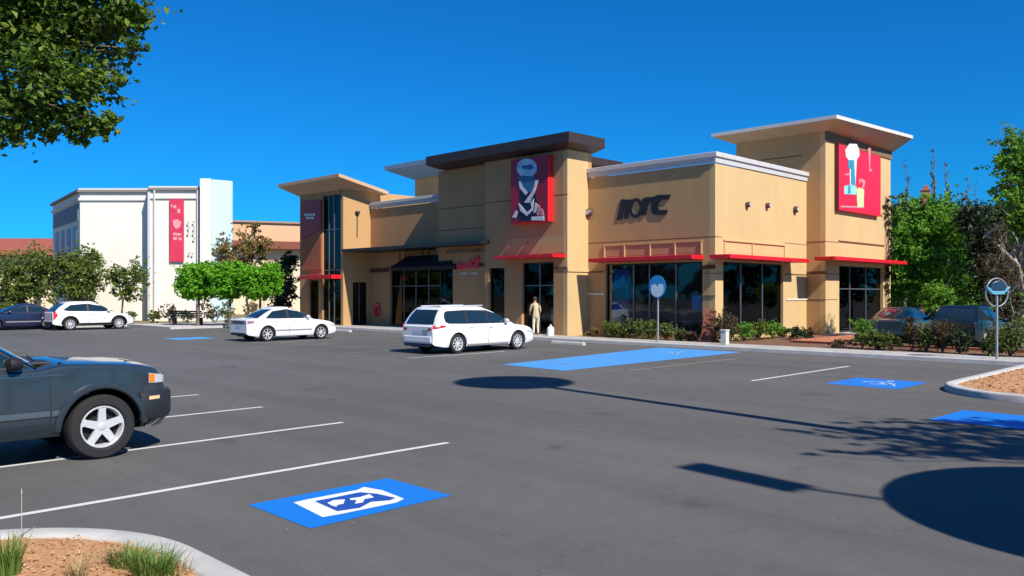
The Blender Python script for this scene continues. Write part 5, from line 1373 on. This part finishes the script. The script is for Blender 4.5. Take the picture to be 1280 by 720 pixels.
# ================= foreground bed =================
BLADE = leafmat('grass_blade', [(.06,.13,.02),(.12,.22,.035),(.20,.27,.06),(.07,.16,.025)], .3)
DRY = leafmat('dry_blade', [(.35,.25,.10),(.45,.36,.18),(.30,.24,.10)], .3)
def tuft(name, label, p, n, h, r, mat, seed, lean=.5, group=None):
    rg = random.Random(seed); m = MB()
    for _ in range(n):
        a = rg.uniform(0,6.28); r0 = r*math.sqrt(rg.random())*.6; b = Vector((r0*math.cos(a), r0*math.sin(a), -.02)); L_ = h*rg.uniform(.45,1.1)
        a2 = a+rg.gauss(0,.7); ln = lean*rg.uniform(.2,1.1); w_ = rg.uniform(.0025,.0055)
        rows = []
        for k in range(6):
            s_ = k/5; c = b+Vector((math.cos(a2)*ln*L_*s_**1.7, math.sin(a2)*ln*L_*s_**1.7, L_*s_*(1-.25*ln*s_)))
            sv_ = Vector((-math.sin(a2+.5), math.cos(a2+.5), 0))*w_*(1-s_**2*.95); rows.append([c-sv_, c+sv_])
        m.grid(rows)
    o = m.build(name, mat, recalc=False); o.location = p; return tag(o, label, 'grass clump', group)
G7 = 'grass tufts in the foreground bed'
def mp(px, py): return gp(px, py, .15)
tuft('grass_tuft', 'upright green grass tuft at the left edge of the foreground bed', mp(10,714), 230, .29, .13, BLADE, 1, .35, G7)
tuft('grass_tuft', 'broad green grass tuft near the curve of the foreground kerb', mp(192,718), 420, .22, .22, BLADE, 2, .8, G7)
tuft('grass_tuft', 'low spreading green weed left of the broad grass tuft', mp(158,703), 220, .17, .20, BLADE, 3, 1.1, G7)
tuft('dry_grass_tuft', 'small dry straw tuft between the two green tufts', mp(96,722), 70, .20, .10, DRY, 4, .6, G7)
tuft('dry_grass_tuft', 'sparse dry straw by the right end of the foreground bed', mp(225,712), 40, .15, .14, DRY, 5, .9, G7)
tuft('grass_tuft', 'short reddish weed just above the kerb side of the broad tuft', mp(150,694), 60, .08, .14, DRY, 6, 1.2, G7)
p = gp(27,662,.12); m = MB(); m.tube((0,0,0),(0,0,.30),.004,.003,6); m.tube((0,0,.30),(0,0,.34),.006,.004,6)
o = m.build('stake', pm('stake_grey', (.35,.36,.30), .8)); o.location = p; tag(o, 'thin pale stake standing in the foreground bed at the left', 'stake')
# mulch chips and pebbles: countless
rg = random.Random(99); m = MB()
def chip(x, y, z, s):
    a = rg.uniform(0,6.28); t = rg.uniform(-.5,.5); dx, dy = math.cos(a)*s, math.sin(a)*s; ex, ey = -math.sin(a)*s*.4, math.cos(a)*s*.4
    m.box((-1,-1,-1),(1,1,1)); 
    for i in range(8):
        vx, vy, vz = m.v[-8+i]; m.v[-8+i] = (x+vx*dx+vy*ex, y+vx*dy+vy*ey, z+vz*s*.25+vx*t*s*.5)
for _ in range(3400):
    x = rg.uniform(.2,2.58); y = rg.uniform(4.0,7.88)
    if x > 1.02 and y > 6.3 and math.hypot(x-1.02, y-6.3) > 1.55: continue
    chip(x, y, .11+.045+.018*math.sin(x*5.1+y*3.3)+.014*math.sin(x*11.3-y*8.7), rg.uniform(.004,.015))
tag(m.build('mulch_chips', leafmat('chip', [(.30,.14,.055),(.50,.27,.12),(.62,.40,.22),(.22,.10,.04),(.58,.32,.14)], 0, .9), recalc=False), 'loose bark and gravel chips of the foreground bed', 'mulch', kind='stuff')
m = MB()
for _ in range(2600):
    x = rg.uniform(18.5,26.5); y = rg.uniform(-3,5.8)
    if x < 20.1 and y > 4.15 and math.hypot(x-20.1, y-4.15) > 1.6: continue
    chip(x, y, .155, rg.uniform(.012,.04))
tag(m.build('mulch_chips', MC['chip'], recalc=False), 'loose reddish chips of the kerbed island on the right', 'mulch', kind='stuff')
# scattered dry leaves and grit on the asphalt
m = MB()
for _ in range(70):
    x = rg.uniform(3,24); y = rg.uniform(1,26); chip(x, y, .008, rg.uniform(.005,.014))
tag(m.build('leaf_litter', MC['chip'], recalc=False), 'scattered dry leaves and grit on the asphalt', 'litter', kind='stuff')

# ================= things beyond the right edge that throw the long shadows =================
hl = 12.0; tn = math.tan(ELEV)
hx, hy = 13.95-SAZ.x*hl/tn, 13.8-SAZ.y*hl/tn
lp = thing('street_lamp', 'tall round headed parking lot lamp beyond the right edge, throwing the long shadow', 'lamp', (hx, hy, 0))
m = MB(); m.tube((0,0,.5),(0,0,hl-.1),.16,.12,14); m.build('pole', BLACKM, lp, smooth=40)
m = MB(); m.lathe((0,0,0),(0,0,1),[(.33,0),(.33,.6),(.28,.65),(0,.65)],20); m.build('footing', CONC, lp, smooth=40)
m = MB(); m.lathe((0,0,hl),(0,0,1),[(.0,.22),(.6,.18),(1.2,.06),(1.42,-.06),(1.40,-.10),(.7,-.06),(0,-.05)],36); m.build('lamp_head', BLACKM, lp, smooth=40)
# shoebox lamp
h2 = 9.0; tx, ty = 8.55-SAZ.x*h2/tn, 4.85-SAZ.y*h2/tn
l2 = thing('street_lamp', 'shoebox parking lot lamp behind the camera, throwing the small slab shadow', 'lamp', (tx+.2, ty-2.2, 0))
m = MB(); m.tube((0,0,0),(0,0,h2),.11,.08,12); m.build('pole', BLACKM, l2, smooth=40)
m = MB(); m.tube((0,0,h2),(-.2,1.5,h2),.045); m.build('arm', BLACKM, l2)
m = MB(); m.prism([(-.47,1.50,h2-.1),(.0,1.43,h2-.1),(.20,2.85,h2-.1),(-.27,2.92,h2-.1)], (0,0,.2)); m.build('lamp_head', BLACKM, l2, bevel=.02)
# round shade canopy
hz = 4.2; bx, by = 9.72-SAZ.x*hz/tn, 1.32-SAZ.y*hz/tn
sc_ = thing('shade_canopy', 'large round shade umbrella beyond the right edge, throwing the big oval shadow', 'umbrella', (bx,by,0))
m = MB(); m.tube((0,0,0),(0,0,hz+.7),.05); m.build('pole', ALU, sc_, smooth=40)
m = MB(); m.lathe((0,0,hz),(0,0,1),[(2.20,-.12),(2.22,0),(1.2,.40),(.05,.72),(0,.72)],40); m.build('canopy', pm('navy_canvas', (.02,.03,.06), .9), sc_, smooth=30)
m = MB(); m.lathe((0,0,0),(0,0,1),[(.45,0),(.45,.08),(.1,.14),(0,.14)],24); m.build('base', CONC, sc_)
# loose feathery tree: long drooping sprays
hz = 7.0; bx, by = 13.6-SAZ.x*hz/tn, 1.2-SAZ.y*hz/tn
sp = [(bx,by,hz,1.5,1.5,.8),(bx+1.6,by-.4,hz,1.6,1.6,.9)]
for py, pe in ((529,1030),(538,960),(548,1010),(558,1060),(567,1000)):
    px = 1330
    while px > pe:
        f_ = min(1, (px-pe)/190); q = gp(px, py+rnd.uniform(-2,2)); r_ = .10+.38*f_
        sp.append((q.x-SAZ.x*hz/tn, q.y-SAZ.y*hz/tn, hz+rnd.uniform(-.1,.1), r_, r_, .10)); px -= 34-14*f_
tree('feathery_tree', 'feathery open tree beyond the right edge, throwing the streaky shadow', (bx+.5,by-1,0), sp, 12500, .22, 'near', .12, seed=72, shell=.2, clump=9, spread=.55, aspect=.22, limb=.35, twigs=0)
